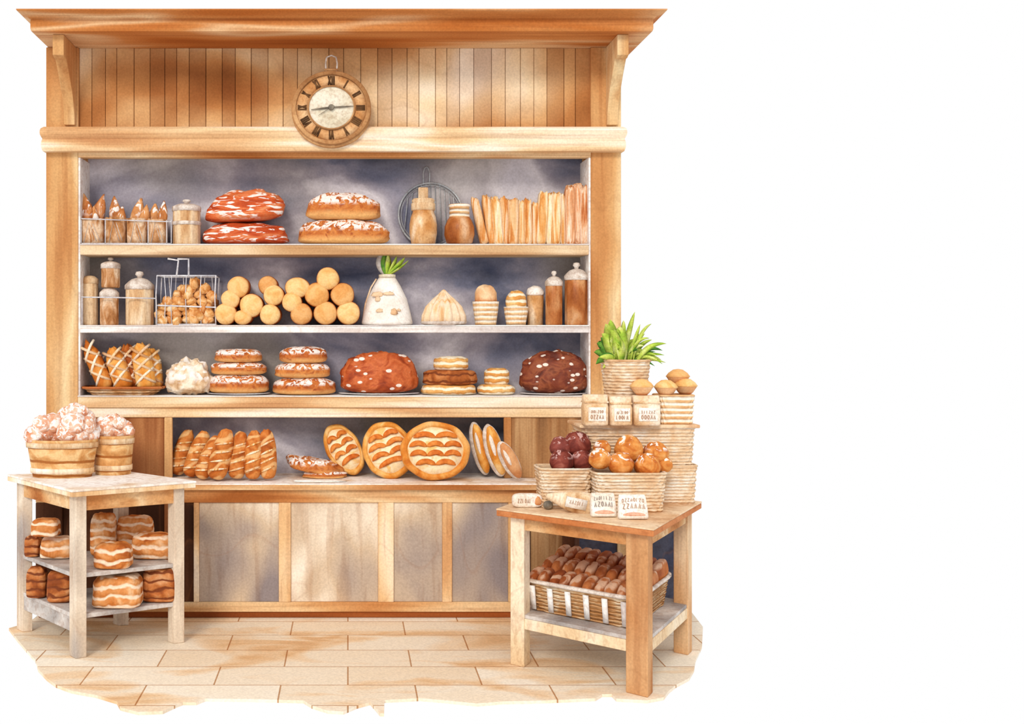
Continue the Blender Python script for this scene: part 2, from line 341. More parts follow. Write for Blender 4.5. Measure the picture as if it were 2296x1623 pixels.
for a, b in ((368, 386), (1130, 1147)):
    bm = nb(); box(bm, X(a), X(b), .0, .03, wt, Z(936)); hp('stile', bm, 'wood_v')
for a, b, mt in ((il, X(368), 'bwood'), (X(1147), ir, 'twood')):
    bm = nb(); box(bm, a, b, .012, .03, wt, Z(936)); hp('side_panel', bm, mt)
# plank header
bm = nb(); R = random.Random(4); x = il
while x < ir+X(1350)-X(1325)-.01:
    wd = R.uniform(.065, .105); e = min(x+wd, X(1352)); box(bm, x+.0012, e-.0012, .03-R.random()*.006, .05, Z(286), 3.317); x = e
hp('plank_panel', bm, 'plank', .003)
bm = nb(); box(bm, il, ir, .05, .07, Z(340), 3.317); hp('plank_backing', bm, 'bwood', 0)
bm = nb(); box(bm, il, ir, -.005, .05, Z(353), Z(336)); hp('header_board', bm, 'wood_h')
def loft_rect(prof, xa, xb, yb=.3):
    bm = nb(); rings(bm, [[(xa-o*q, yf, z), (xb+o*q, yf, z), (xb+o*q, yb, z), (xa-o*q, yb, z)] for o, q, yf, z in prof]); return bm
zt, zb = Z(283, -.06), Z(338, -.06)
pr = []
for k in range(13):
    t = k/12; z = zb+(zt-zb)*t
    bul = .02*math.sqrt(max(0, 1-((t-.76)/.24)**2)) if t > .52 else .006+.008*math.sin(PI*t/.52)
    pr.append((bul, 1, -.045-bul, z))
hp('moulding_rail', loft_rect(pr, xl, xr), 'rail', 0, False)
pr = [(0, 1, -.34, 3.317), (.004, 1, -.345, 3.33), (.004, 1, -.345, 3.375), (.0, 1, -.34, 3.387), (.012, 1, -.352, 3.389), (.02, 1, -.365, 3.398), (.06, 1, -.42, 3.412), (.062, 1, -.422, 3.42)]
hp('cornice', loft_rect(pr, X(70, -.34), X(1463, -.34)), 'soffit', .002)
for cxp in (158, 1371):
    c = X(cxp); prof = [(.0, Z(282)), (.0, 3.316), (-.28, 3.316), (-.28, 3.2), (-.25, 3.19)]
    for k in range(9):
        t = k/8; prof.append((-.22+.19*math.sin(t*PI/2), 3.19-(3.19-Z(282))*(1-math.cos(t*PI/2))*.0-(3.19-Z(282)-.02)*t**1.0*1.0))
    prof.append((-.03, Z(282)))
    bm = nb(); a = [bm.verts.new((c-.032, y, z)) for y, z in prof]; b = [bm.verts.new((c+.032, y, z)) for y, z in prof]
    bm.faces.new(a); bm.faces.new(b[::-1])
    for i in range(len(a)): j = (i+1) % len(a); bm.faces.new((a[i], b[i], b[j], a[j]))
    hp('corbel', bm, 'wood_v', .004)

# worktop and base cabinet
bm = nb(); box(bm, xl-.01, xr+.01, -.25, .3, wt-.034, wt)
o = obj('worktop', bm, 'topw', bevel=.005, smooth=False, loc=None)
tag(o, 'long pale worktop under the shelf unit, carrying the baguettes and pies', 'worktop')
bm = nb(); box(bm, xl-.014, xr+.014, -.256, -.25, wt-.034, wt-.005); obj('edge_strip', bm, 'wood_h', o, .002, False)
bc = thing('base_cabinet', 'low honey-wood cupboard with cream panels and a dark plinth below the worktop', 'cabinet')
Yb = -.22
def bp(name, x0, x1, z0, z1, y0, y1, mat, bev=.004, ):
    bm = nb(); box(bm, x0, x1, y0, y1, z0, z1); return obj(name, bm, mat, bc, bev, False)
zc = lambda py: Z(py, Yb); xc = lambda px: X(px, Yb)
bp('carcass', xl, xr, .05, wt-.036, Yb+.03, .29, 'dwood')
bp('top_rail', xl, xr, zc(1127), wt-.036, Yb, Yb+.03, 'wood_h')
bp('bottom_rail', xl, xr, zc(1372), zc(1350), Yb, Yb+.03, 'wood_h')
bp('plinth', xl+.01, xr-.01, .001, zc(1373), Yb+.02, Yb+.05, 'plinth')
cuts = [(xl, xc(140)), (xc(368), xc(395)), (xc(434), xc(446)), (xc(625), xc(652)), (xc(848), xc(883)), (xc(992), xc(1014)), (xc(1140), xc(1160)), (xc(1180), xc(1190)), (xc(1268), xc(1280)), (xc(1385), xr)]
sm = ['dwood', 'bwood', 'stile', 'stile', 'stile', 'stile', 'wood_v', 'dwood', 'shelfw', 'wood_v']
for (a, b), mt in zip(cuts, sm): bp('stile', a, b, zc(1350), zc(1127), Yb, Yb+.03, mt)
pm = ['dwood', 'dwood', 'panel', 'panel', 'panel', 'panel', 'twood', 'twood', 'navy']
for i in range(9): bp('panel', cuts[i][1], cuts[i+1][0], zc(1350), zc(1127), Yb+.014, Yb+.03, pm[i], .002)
nc = thing('low_cupboard', 'low navy-blue cupboard behind the right-hand table, beside the shelf unit', 'cupboard')
bm = nb(); box(bm, xr+.02, 2.0, -.1, .28, .03, .7); obj('carcass', bm, 'navy', nc, .004, False)
bm = nb(); box(bm, xr+.05, 1.97, -.105, -.1, .08, .66); obj('door', bm, 'navy', nc, .003, False)
bm = nb(); box(bm, xr+.04, 1.98, -.07, .26, 0, .03); obj('plinth', bm, 'dwood', nc, 0, False)

# ------------------------------------------------------------------ clock
cy0 = -.075; ck = thing('wall_clock', 'round wooden wall clock with roman numerals and a hanging loop', 'clock', (X(743, cy0), cy0, Z(243, cy0)))
def disc(r0, r1, y0, y1, seg=64, ez=.93):
    bm = nb(); q = [(r0, y1), (r1, y1), (r1, y0), (r0, y0)] if r0 else [(.0001, y1), (r1, y1), (r1, y0), (.0001, y0)]
    rs = [[(r*math.cos(2*PI*i/seg), y, r*math.sin(2*PI*i/seg)*ez) for i in range(seg)] for r, y in q]
    if r0: rs.append(rs[0]); rings(bm, rs, cap=False); bmesh.ops.remove_doubles(bm, verts=bm.verts[:], dist=1e-6)
    else: rings(bm, rs)
    return bm
o = obj('case', disc(0, .232, -.01, .035), 'clockw', ck, .004); o.location = (0, 0, -.014)
obj('case_rim', disc(.205, .23, -.03, -.005), 'clockw', ck, .005)
obj('numeral_ring', disc(.13, .207, -.018, -.008), 'ring', ck)
obj('dial', disc(0, .134, -.024, -.008), 'cream', ck, .003)
obj('dial_rim', disc(.13, .138, -.03, -.01), 'clockw', ck)
num = ['XII', 'I', 'II', 'III', 'IIII', 'V', 'VI', 'VII', 'VIII', 'IX', 'X', 'XI']
for k, s in enumerate(num):
    bm = nb(); wd = {'I': .011, 'V': .02, 'X': .02}; tot = sum(wd[c] for c in s); x = -tot/2; fat = 1.25
    for c in s:
        m_ = x+wd[c]/2; h = .026; q = wd[c]*.35
        L = {'I': [((0, -h), (0, h))], 'V': [((-q, h), (0, -h)), ((q, h), (0, -h))], 'X': [((-q, h), (q, -h)), ((q, h), (-q, -h))]}[c]
        for a, b in L: tube(bm, [(m_+a[0], -.02, a[1]), (m_+b[0], -.02, b[1])], .0046, 4)
        x += wd[c]
    o = obj('numeral', bm, 'ink', ck); a = k*PI/6
    o.rotation_euler = (0, a, 0); o.location = (.17*math.sin(a), 0, .17*math.cos(a)*.93)
for nm, ang, ln, r in (('hour_hand', -97, .118, .0045), ('minute_hand', 87, .13, .004), ('second_hand', -122, .09, .0018)):
    a = math.radians(ang); bm = nb(); d = Vector((math.sin(a), 0, math.cos(a)))
    tube(bm, [Vector((0, -.032, 0))-d*.02, Vector((0, -.032, 0))+d*ln*.5, Vector((0, -.032, 0))+d*ln], [r, r*1.2, r*.4]); obj(nm, bm, 'iron', ck)
obj('hub', disc(0, .017, -.042, -.02, 20, 1), 'iron', ck, .004)
bm = nb(); tube(bm, [(-.03, -.01, .2), (-.034, -.01, .26), (-.028, -.01, .295), (0, -.01, .307), (.028, -.01, .295), (.034, -.01, .26), (.03, -.01, .2)], .005); obj('hanging_loop', bm, 'lid', ck)
bm = nb(); tube(bm, [(-.04, -.01, .222), (.04, -.01, .222)], .009); obj('loop_mount', bm, 'clockw', ck)

# ------------------------------------------------------------------ shelf 1 (top)
def at(px, Y, z): return (X(px, Y), Y, z)
def hz(py, Y, z): return Z(py, Y)-z
bread_tips = [(0, 192, 433, -14, 15), (0, 226, 434, 20, 15), (0, 210, 462, 4, 13), (1, 258, 440, -6, 14), (1, 272, 462, 10, 12), (2, 312, 442, 16, 15), (2, 326, 458, 14, 12), (3, 347, 456, 4, 14), (3, 366, 450, 8, 11)]
bags = [(180, 236, 492), (239, 284, 490), (287, 331, 492), (334, 374, 494)]
bn = ['holding three crossed baguettes at the left end', 'holding two short baguettes, second along', 'holding two slanting baguettes, third along', 'holding two rounded baguettes next to the canister']
for i, (a, b, t) in enumerate(bags):
    Y = .1; c = (a+b)/2; wv_ = (b-a)*S(Y)/2; hh = hz(t, Y, Z1)
    bm = nb(); n = 24; rs = []
    for j, f in enumerate((0, .3, .6, .85, 1, 1, .5, .05)):
        s = (1+.04*f) if j < 5 else .93
        rs.append([(wv_*s*sp(math.cos(2*PI*k/n), .5), .07*s*sp(math.sin(2*PI*k/n), .5), max(.0, hh*f+(.012*noise.noise(Vector((k*.9, j, i*3))) if f > .2 else 0)+(.004 if j > 6 else 0))) for k in range(n)])
    rings(bm, rs)
    t_ = thing('paper_bag', 'brown paper bag on the top shelf '+bn[i], 'bag', at(c, Y, Z1), group='bread bags on the top shelf')
    obj('bag', bm, 'paper', t_)
    bm = nb(); q = wv_*.5; tube(bm, [(-q, -.071, .01), (-q*.2, -.073, hh*.85), (q, -.071, .02)], .0025, 4); tube(bm, [(wv_*.8, -.07, .02), (wv_*.2, -.073, hh*.8)], .002, 4); obj('crease', bm, 'lid', t_)
for k, (bi, px, py, tilt, rw) in enumerate(bread_tips):
    Y = .1+(.02 if k % 2 else -.02); a, b, t = bags[bi]; zb = Z1+.02; top = Z(py, Y); r = rw*S(Y)
    bx = X(px, Y)-math.tan(math.radians(tilt))*(top-zb)*.6; L = (top-zb)
    def point(q, L=L): s = 1-max(0, (q.z/L-.72)/.28)*.75; return Vector((q.x*s, q.y*s, q.z))
    bm = nb(); blob(bm, r, r*.75, L, seed=k, amp=.05, ex=.7, ez=.45, nu=16, nv=14, fn=point, mx=Matrix.Rotation(math.radians(tilt)*.8, 4, 'Y'))
    wh = ['left', 'right', 'middle'][k] if bi == 0 else ('left' if k in (3, 5, 7) else 'right')
    tag(obj('baguette', bm, 'bagbread', loc=(bx, Y, zb)), 'pointed baguette, %s one in the bag %s' % (wh, bn[bi].split(' ', 1)[1].split(',')[-1].strip() if bi else 'at the far left end of the top shelf'), 'bread', 'baguettes in the paper bags')
wr = thing('wire_rack', 'thin white wire rack in front of the paper bags on the top shelf', 'rack', at(180, .015, Z1))
for ya, nm in ((.0, 'top_wire'),):
    bm = nb(); tube(bm, [(0, 0, hz(490, .015, Z1)), (X(290, .015)-X(180, .015), 0, hz(494, .015, Z1)), (X(385, .015)-X(180, .015), 0, hz(497, .015, Z1))], .0035); obj('top_wire', bm, 'wire', wr)
    bm = nb(); tube(bm, [(0, 0, .004), (X(385, .015)-X(180, .015), 0, .004)], .003); obj('bottom_wire', bm, 'wire', wr)
for px in (182, 236, 332, 374, 384):
    bm = nb(); q = X(px, .015)-X(180, .015); tube(bm, [(q, 0, .002), (q, 0, hz(493, .015, Z1))], .003); obj('upright_wire', bm, 'wire', wr)
def canister(px0, px1, pyt, pyb, z, Y, label, mats=('can', 'lid'), dome=0, band=None, knob=True, group='canisters and jars on the shelves', name='canister', flute=.03):
    r = (px1-px0)/2*S(Y); h = hz(pyt, Y, z); hb = hz(pyb, Y, z); t = thing(name, label, 'jar', at((px0+px1)/2, Y, z), group=group)
    ry = min(1, .085/r)
    bm = nb(); lathe(bm, [(r*.88, 0), (r*.93, .01), (r*.93, hb-.004), (r*.9, hb)], 48, ry=ry, flute=flute, nfl=12); obj('body', bm, mats[0], t)
    if band: zz = hz(band, Y, z); bm = nb(); lathe(bm, [(r*.9, zz-.012), (r*.99, zz-.012), (r*1.02, zz), (r*.98, zz+.01), (r*.9, zz+.01)], 32, ry=ry); obj('band', bm, mats[1], t)
    kh = (h-hb)*(.42 if knob else 0); zt_ = h-kh
    bm = nb(); lathe(bm, [(r*.93, hb-.012), (r*1.0, hb-.01), (r, hb+.012), (r*.96, hb+.018)]+[(r*(.96-.7*q), hb+.018+(zt_-hb-.018)*math.sin(q*PI/2)) for q in (.3, .6, 1)], 36, ry=ry); obj('lid', bm, mats[1], t)
    if knob:
        bm = nb(); k = r*.3; lathe(bm, [(k*.5, zt_-.004), (k*.6, zt_+kh*.25), (k, zt_+kh*.5), (k*.8, zt_+kh*.9), (.001, zt_+kh)], 20); obj('knob', bm, mats[1], t)
    return t
canister(386, 451, 447, 470, Z1, .1, 'squat wooden canister with a chalky lid on the top shelf beside the red loaves', band=501)
def box_px(x0, x1, yt, yb_, Y): return (x1-x0)/2*S(Y), (yb_-yt)*S(Y)
w_, h_ = box_px(455, 648, 500, 549, .1); loaf('glazed_loaf', 'long red-glazed loaf lying on the top shelf, lower of the pair', 'bread', 'redglaze', at(551, .1, Z1), w_, .12, h_, amp=.05, seed=1, ez=.7, ex=.85, group='red glazed loaves')
zz = Z1+h_-.008; w_, h_ = box_px(463, 633, 432, 503, .1); loaf('glazed_loaf', 'tall red-glazed loaf resting on another one, upper of the pair', 'bread', 'redglaze', at(547, .1, zz), w_, .115, Z(432, .1)-zz, amp=.07, seed=5, ez=.8, ex=.8, group='red glazed loaves', fn=lambda q: Vector((q.x+q.z*.12, q.y, q.z+q.x*.06+.012)))
w_, h_ = box_px(668, 873, 493, 549, .1); loaf('sugared_loaf', 'wide sugar-dusted loaf on the top shelf, lower of the pair', 'bread', 'sugarbun', at(770, .1, Z1), w_, .125, h_, amp=.04, seed=3, ez=.65, ex=.9, group='sugar-dusted loaves on the top shelf')
zz = Z1+h_-.006; w_, h_ = box_px(687, 853, 433, 500, .1); loaf('sugared_loaf', 'domed sugar-dusted loaf stacked on a wider one', 'bread', 'sugarbun', at(770, .1, zz), w_, .115, Z(433, .1)-zz, amp=.05, seed=8, ez=.75, ex=.9, group='sugar-dusted loaves on the top shelf')
# round wire rack
Y = .215; rr = 72*S(Y); gr = thing('round_cooling_rack', 'round grey wire rack with a loop handle leaning behind the honey jar', 'rack', at(966, Y, Z1), (math.radians(-3), 0, 0))
bm = nb(); cz = rr; tube(bm, [(rr*math.cos(2*PI*i/48), 0, cz+rr*math.sin(2*PI*i/48)) for i in range(48)], .006, 6, True)
tube(bm, [((rr-.014)*math.cos(2*PI*i/48), -.004, cz+(rr-.014)*math.sin(2*PI*i/48)) for i in range(48)], .0025, 5, True); obj('ring', bm, 'gwire', gr)
for i in range(-5, 6):
    bm = nb(); q = i*rr/6; hh = math.sqrt(rr*rr-q*q); tube(bm, [(q, .002, cz-hh), (q*.85, .002, cz+hh)], .003, 5); obj('rod', bm, 'gwire', gr)
bm = nb(); q = -.025; tube(bm, [(q-.018, 0, 2*cz-.01), (q-.02, 0, 2*cz+.06), (q-.012, 0, 2*cz+.09), (q, 0, 2*cz+.1), (q+.012, 0, 2*cz+.09), (q+.02, 0, 2*cz+.06), (q+.018, 0, 2*cz-.01)], .004); obj('handle', bm, 'gwire', gr)
def potjar(px, Y, z, prof, mats, label, nk):
    t = thing('glass_jar', label, 'jar', at(px, Y, z), group='honey jars on the top shelf')
    s = S(Y); bm = nb(); lathe(bm, [(r*s, zz*s) for r, zz in prof], 36, ry=.9); obj('body', bm, mats[0], t)
    bm = nb(); lathe(bm, [(r*s, zz*s) for r, zz in nk], 36, ry=.9); obj('lid', bm, mats[1], t); return t
potjar(949, .07, Z1, [(20, 0), (27, 3), (31, 25), (31, 45), (28, 62), (24, 72), (24, 80)], ('glass', 'can'), 'tall amber honey jar with a flat pale lid on the top shelf', [(24, 76), (27, 78), (27, 92), (24, 94), (26, 98), (23, 103), (8, 105)])
potjar(1030, .06, Z1, [(20, 0), (29, 4), (34, 22), (33, 40), (27, 55), (22, 62)], ('glassd', 'cup'), 'round-bellied brown jar with a banded neck beside the puff pastry sticks', [(21, 60), (23, 62), (22, 84), (25, 86), (23, 90), (10, 91)])
bm = nb(); box(bm, -.03, .03, -.006, .006, 0, .15); prism(bm, [(-.014, -.006), (.014, -.006), (.014, .006), (-.014, .006)], -.2, 0)
o = obj('wooden_spatula', bm, 'can', bevel=.006, loc=at(949, .162, Z1+.205)); tag(o, 'pale wooden spatula standing behind the tall honey jar', 'spatula')
sticks = [(1078, 446, 8, -13), (1099, 442, 9, -9), (1115, 443, 9, -5), (1131, 444, 9, -3), (1150, 447, 10, 0), (1168, 450, 8, 1), (1183, 449, 8, -1), (1198, 455, 8, 2), (1215, 430, 9, 3), (1231, 434, 8, 0), (1246, 433, 9, 1), (1260, 437, 7, -2), (1277, 420, 10, 0), (1293, 414, 10, 0), (1310, 421, 10, 1)]
for i, (px, py, r, tl) in enumerate(sticks):
    Y = .09+.02*(i % 2); L = hz(py, Y, Z1); rr = r*1.22*S(Y)
    bm = nb(); blob(bm, rr, rr*1.5, L, seed=i, amp=.06, ex=.6, ez=.35, nu=20, nv=16, mx=Matrix.Rotation(math.radians(tl), 4, 'Y'))
    bx = X(px, Y)-math.sin(math.radians(tl))*L*(.5 if tl > 0 else .35)
    tag(obj('pastry_stick', bm, 'puffd' if i > 11 else 'puff', loc=(bx, Y, Z1+abs(math.sin(math.radians(tl)))*rr)), 'upright puff pastry stick on the top shelf, %s of the row' % ORD[i], 'pastry', 'puff pastry sticks on the top shelf')

# ------------------------------------------------------------------ shelf 2
canister(182, 221, 618, 632, Z2, .12, 'narrow plain wooden canister with a pointed lid at the left end of the middle shelf', ('can', 'can'), knob=False, flute=.02)
t1 = canister(223, 267, 645, 662, Z2, .09, 'small canister with a chalky domed lid, lower of the two stacked', ('paper', 'lid'), knob=False)
canister(226, 270, 577, 598, Z(645, .09), .09, 'small canister with a knobbed lid standing on top of another canister', ('paper', 'lid'))
canister(280, 346, 608, 645, Z2, .11, 'pale wooden canister with a white cone lid left of the wire biscuit basket', ('can', 'lid'))
bm = nb(); q = X(350, .01)-X(182, .01); tube(bm, [(0, 0, 0), (q*.5, 0, -.003), (q, 0, -.008)], .004)
t = thing('shelf_rail', 'thin white wire rail across the front of the canisters on the middle shelf', 'rail', at(182, .01, Z2))
o = obj('rail_wire', bm, 'wire', t); o.location = (0, 0, hz(666, .01, Z2))
for f in (0.01, 1): bm = nb(); tube(bm, [(q*f, 0, 0), (q*f, 0, hz(668, .01, Z2))], .003); obj('rail_post', bm, 'wire', t)
# wire basket with biscuits
Y0, Y1 = .03, .2; wb = thing('wire_basket', 'white wire basket heaped with small biscuits, with a tall square handle', 'basket', at(417, Y0, Z2))
a = (352-417)*S(Y0); b = (484-417)*S(Y0); zt = hz(618, Y0, Z2); dy = Y1-Y0
for nm, P in (('base_frame', [(a, 0, .004), (b, 0, .004), (b, dy, .004), (a, dy, .004)]), ('top_frame', [(a, 0, zt), (b, 0, zt), (b, dy, zt), (a, dy, zt)]), ('middle_frame', [(a, 0, zt*.4), (b, 0, zt*.36), (b, dy, zt*.4), (a, dy, zt*.4)])):
    bm = nb(); tube(bm, P, .0045, 6, True); obj(nm, bm, 'wire', wb)
for i in range(9):
    for yy in (0, dy):
        if 2 < i < 8 and yy == 0 and i % 2: continue
        q = a+(b-a)*i/8; bm = nb(); tube(bm, [(q, yy, 0), (q+(.008 if i % 2 else -.006), yy, zt*.6), (q, yy, zt)], .0028 if 0 < i < 8 else .004, 5); obj('wire', bm, 'wire', wb)
bm = nb(); hz_ = hz(580, Y0, Z2); k = S(Y0); tube(bm, [((396-417)*k, 0, zt), ((400-417)*k, 0, hz_-.01), ((376-417)*k, 0, hz_)], .006); tube(bm, [((398-417)*k, 0, hz_-.002), ((423-417)*k, 0, hz_-.002), ((423-417)*k, 0, zt)], .006); obj('handle', bm, 'wire', wb)
R = random.Random(9); bm = nb(); blob(bm, .037, .026, .056, amp=.14, seed=2, nu=14, nv=9, ez=.8); ck0 = obj('biscuit', bm, 'biscuit'); tag(ck0, 'small shell-shaped golden biscuit heaped in the white wire basket', 'biscuit', 'biscuits in the wire basket')
first = True
rows = [(7, 362, 474), (7, 364, 472), (6, 368, 470), (6, 376, 470), (4, 398, 468), (3, 412, 460), (1, 438, 438)]
for lay in (0, 1, 2):
    for j, (n_, p0, p1) in enumerate(rows):
        for i in range(n_):
            px = p0+(p1-p0)*(i/(n_-1) if n_ > 1 else .5)+R.uniform(-2, 2); Y = Y0+.032+lay*.048; z = Z2+.008+j*.037
            rot = (R.uniform(-.5, .5), R.uniform(-.9, .9), R.uniform(0, 3))
            if first: ck0.location = at(px, Y, z); ck0.rotation_euler = rot; first = False
            else: dup(ck0, at(px, Y, z), rot)
# rolls
rolls = [('far left in the bottom row', 507, 709, 25), ('bean-shaped, second in the bottom row', 545, 715, 21), ('third in the bottom row', 606, 708, 24), ('fourth in the bottom row', 676, 708, 25), ('fifth in the bottom row', 730, 706, 27), ('last at the right in the bottom row', 781, 707, 27), ('far left in the second row', 518, 671, 22), ('second in the middle row', 564, 685, 27), ('third in the middle row', 614, 662, 24), ('fourth in the middle row', 655, 677, 23), ('fifth in the middle row', 711, 661, 28), ('far right in the middle row', 768, 661, 27), ('on top at the left peak', 535, 644, 25), ('on top left of the centre', 601, 640, 22), ('on top at the centre', 667, 640, 29), ('topmost at the right peak', 735, 625, 26)]
for i, (nm, px, py, r) in enumerate(rolls):
    Y = .05; rr = r*S(Y); t = thing('log_roll', 'golden roll seen end-on in the stack, '+nm, 'bread roll', at(px, Y+.003*(i % 3)+(.02 if 'left of the centre' in nm else 0), max(Z(py, Y)-rr, Z2)), group='stacked log rolls on the middle shelf')
    rz = rr*(.82 if i in (1, 14) else 1); n_ = 26
    bm = nb(); rs = []
    for rad, y in ((.85, -.035), (.97, -.028), (1, -.01), (1, .1), (.9, .15), (.4, .16)):
        rs.append([(rr*rad*math.cos(2*PI*k/n_)*(1+.03*math.sin(3*2*PI*k/n_+i)), y, rz+rz*rad*math.sin(2*PI*k/n_)) for k in range(n_)])
    rings(bm, rs); obj('crust', bm, 'rollside', t)
    bm = nb(); rs = []
    for rad, y in ((.97, -.026), (.93, -.038), (.8, -.05), (.45, -.058), (.01, -.06)):
        rs.append([(rr*rad*math.cos(2*PI*k/n_)*(1+.03*math.sin(3*2*PI*k/n_+i)), y, rz+rz*rad*math.sin(2*PI*k/n_)) for k in range(n_)])
    rings(bm, rs, True); obj('end_face', bm, 'rollend', t)
# cream sack vase
Y = .09; s = S(Y); t = thing('cloth_sack', 'white cone-shaped sack with tan blotches tied at the neck, leaves poking out of its top', 'sack', at(868, Y, Z2))
bm = nb(); rs = []
for r, z in ((50, 0), (57, 3), (57, 8), (52, 30), (44, 60), (30, 88), (21, 103), (16, 110)): rs.append([(r*s*math.cos(2*PI*k/36)*(1+.02*math.sin(5*2*PI*k/36)), r*s*.8*math.sin(2*PI*k/36), z*s) for k in range(36)])
rings(bm, rs); obj('body', bm, 'whitecloth', t)
bm = nb(); lathe(bm, [(14, 106), (18, 107), (18, 113), (14, 114)] and [(r*s, z*s) for r, z in ((14, 106), (19, 107), (19, 113), (14, 114))], 24); obj('neck_band', bm, 'cream', t)
bm = nb(); tube(bm, [(-55*s, .01, .02), (-48*s, .01, 50*s), (-36*s, .01, 85*s), (-24*s, .01, 104*s)], .005); obj('piping', bm, 'topR', t)
for px, pz, a_, b_ in ((-22, 62, 14, 6), (2, 66, 12, 4), (-22, 52, 6, 6), (-18, 28, 9, 4), (14, 22, 8, 7), (24, 30, 5, 3)):
    bm = nb(); rz_ = 57-(pz-8)*.23 if pz < 60 else 45-(pz-60)*.5; yy = -math.sqrt(max(0, 1-(px/rz_)**2))*rz_*s*.8-.001; q = Matrix.Translation((px*s, yy, pz*s)); blob(bm, a_*s, .01, b_*2*s, amp=.2, seed=px, nu=16, nv=8, mx=q); obj('blotch', bm, 'topR', t)
def leaf(bm, p0, p1, p2, wd, n=8, tw=0):
    p0, p1, p2 = Vector(p0), Vector(p1), Vector(p2); rs = []
    for i in range(n+1):
        u = i/n; p = p0*(1-u)**2+p1*2*u*(1-u)+p2*u*u; d = (p1-p0)*(1-u)+(p2-p1)*u; d.normalize()
        sd_ = d.cross(Vector((math.sin(tw), -math.cos(tw), 0))).normalized(); ww = wd*(math.sin(PI*min(1, u*.9+.08))**.8)*(1-.15*u) if u < 1 else .0006
        nrm = sd_.cross(d).normalized(); th = .0012
        rs.append([p-sd_*ww+nrm*ww*.25, p-nrm*th, p+sd_*ww+nrm*ww*.25, p+nrm*th])
    rings(bm, rs)
for k, (dx, dz, wd, mt) in enumerate(((-26, 54, .034, 'greyw'), (-12, 52, .026, 'dgreen'), (4, 50, .022, 'green'), (30, 42, .018, 'green'), (16, 44, .02, 'green'), (36, 34, .012, 'green'))):
    bm = nb(); leaf(bm, (0, 0, 110*s), (dx*.9*s, -.005*k, (110+dz*.6)*s), (dx*s*(1.3 if k > 2 else .3), -.01*k+.01, (110+dz)*s), wd, tw=.2*k); obj('leaf', bm, mt, t)
t = thing('meringue', 'small pleated meringue cone with a peaked top between the sack and the cupcakes', 'meringue', at(995, .08, Z2))
s = S(.08); bm = nb(); lathe(bm, [(r*s, z*s) for r, z in ((38, 4), (47, 8), (46, 22), (38, 42), (24, 58), (11, 70), (4, 78), (1, 80))], 96, ry=.85, flute=.085, nfl=14); obj('swirl', bm, 'meringue', t)
bm = nb(); lathe(bm, [(r*s, z*s) for r, z in ((40, 0), (50, 3), (52, 8), (44, 9), (30, 6))], 40, ry=.85); obj('base', bm, 'lid', t)
for px, pt_, pm_, r, lb in ((1089, 641, 676, 29, 'tall cupcake in a pleated cream case, left of the pair'), (1157, 653, 688, 27, 'shorter cupcake in a pleated cream case, right of the pair')):
    t = thing('cupcake', lb+' on the middle shelf', 'cupcake', at(px, .08, Z2), group='cupcakes on the middle shelf'); s = S(.08); h = hz(pm_, .08, Z2); ht = hz(pt_, .08, Z2)
    bm = nb(); lathe(bm, [(r*.78*s, 0), (r*.85*s, h*.3), (r*.95*s, h*.7), (r*s, h)], 60, flute=.03, nfl=20); obj('paper_case', bm, 'cup', t)
    bm = nb(); blob(bm, r*.86*s, r*.8*s, ht-h+.02, amp=.05, seed=px, ez=.8, mx=Matrix.Translation((0, 0, h-.015))); obj('cake_top', bm, 'flaky' if r < 28 else 'muffin', t)
t = thing('tumbler', 'small tan tumbler with a frothy domed top beside the brown lidded jars', 'jar', at(1200, .14, Z2)); s = S(.14); bm = nb(); lathe(bm, [(17*s, 0), (19*s, 66*s)], 28); obj('body', bm, 'glass', t)
bm = nb(); blob(bm, 20*s, 20*s, 26*s, amp=.04, seed=3, mx=Matrix.Translation((0, 0, 63*s))); obj('froth', bm, 'label', t)
canister(1222, 1262, 607, 637, Z2, .08, 'brown lidded jar with a fine pointed knob, left of the two at the right end', ('glassd', 'lid'), name='lidded_jar', flute=.02)
canister(1265, 1320, 588, 624, Z2, .08, 'large brown lidded jar with a shell knob at the right end of the middle shelf', ('glassd', 'lid'), name='lidded_jar', flute=.03)

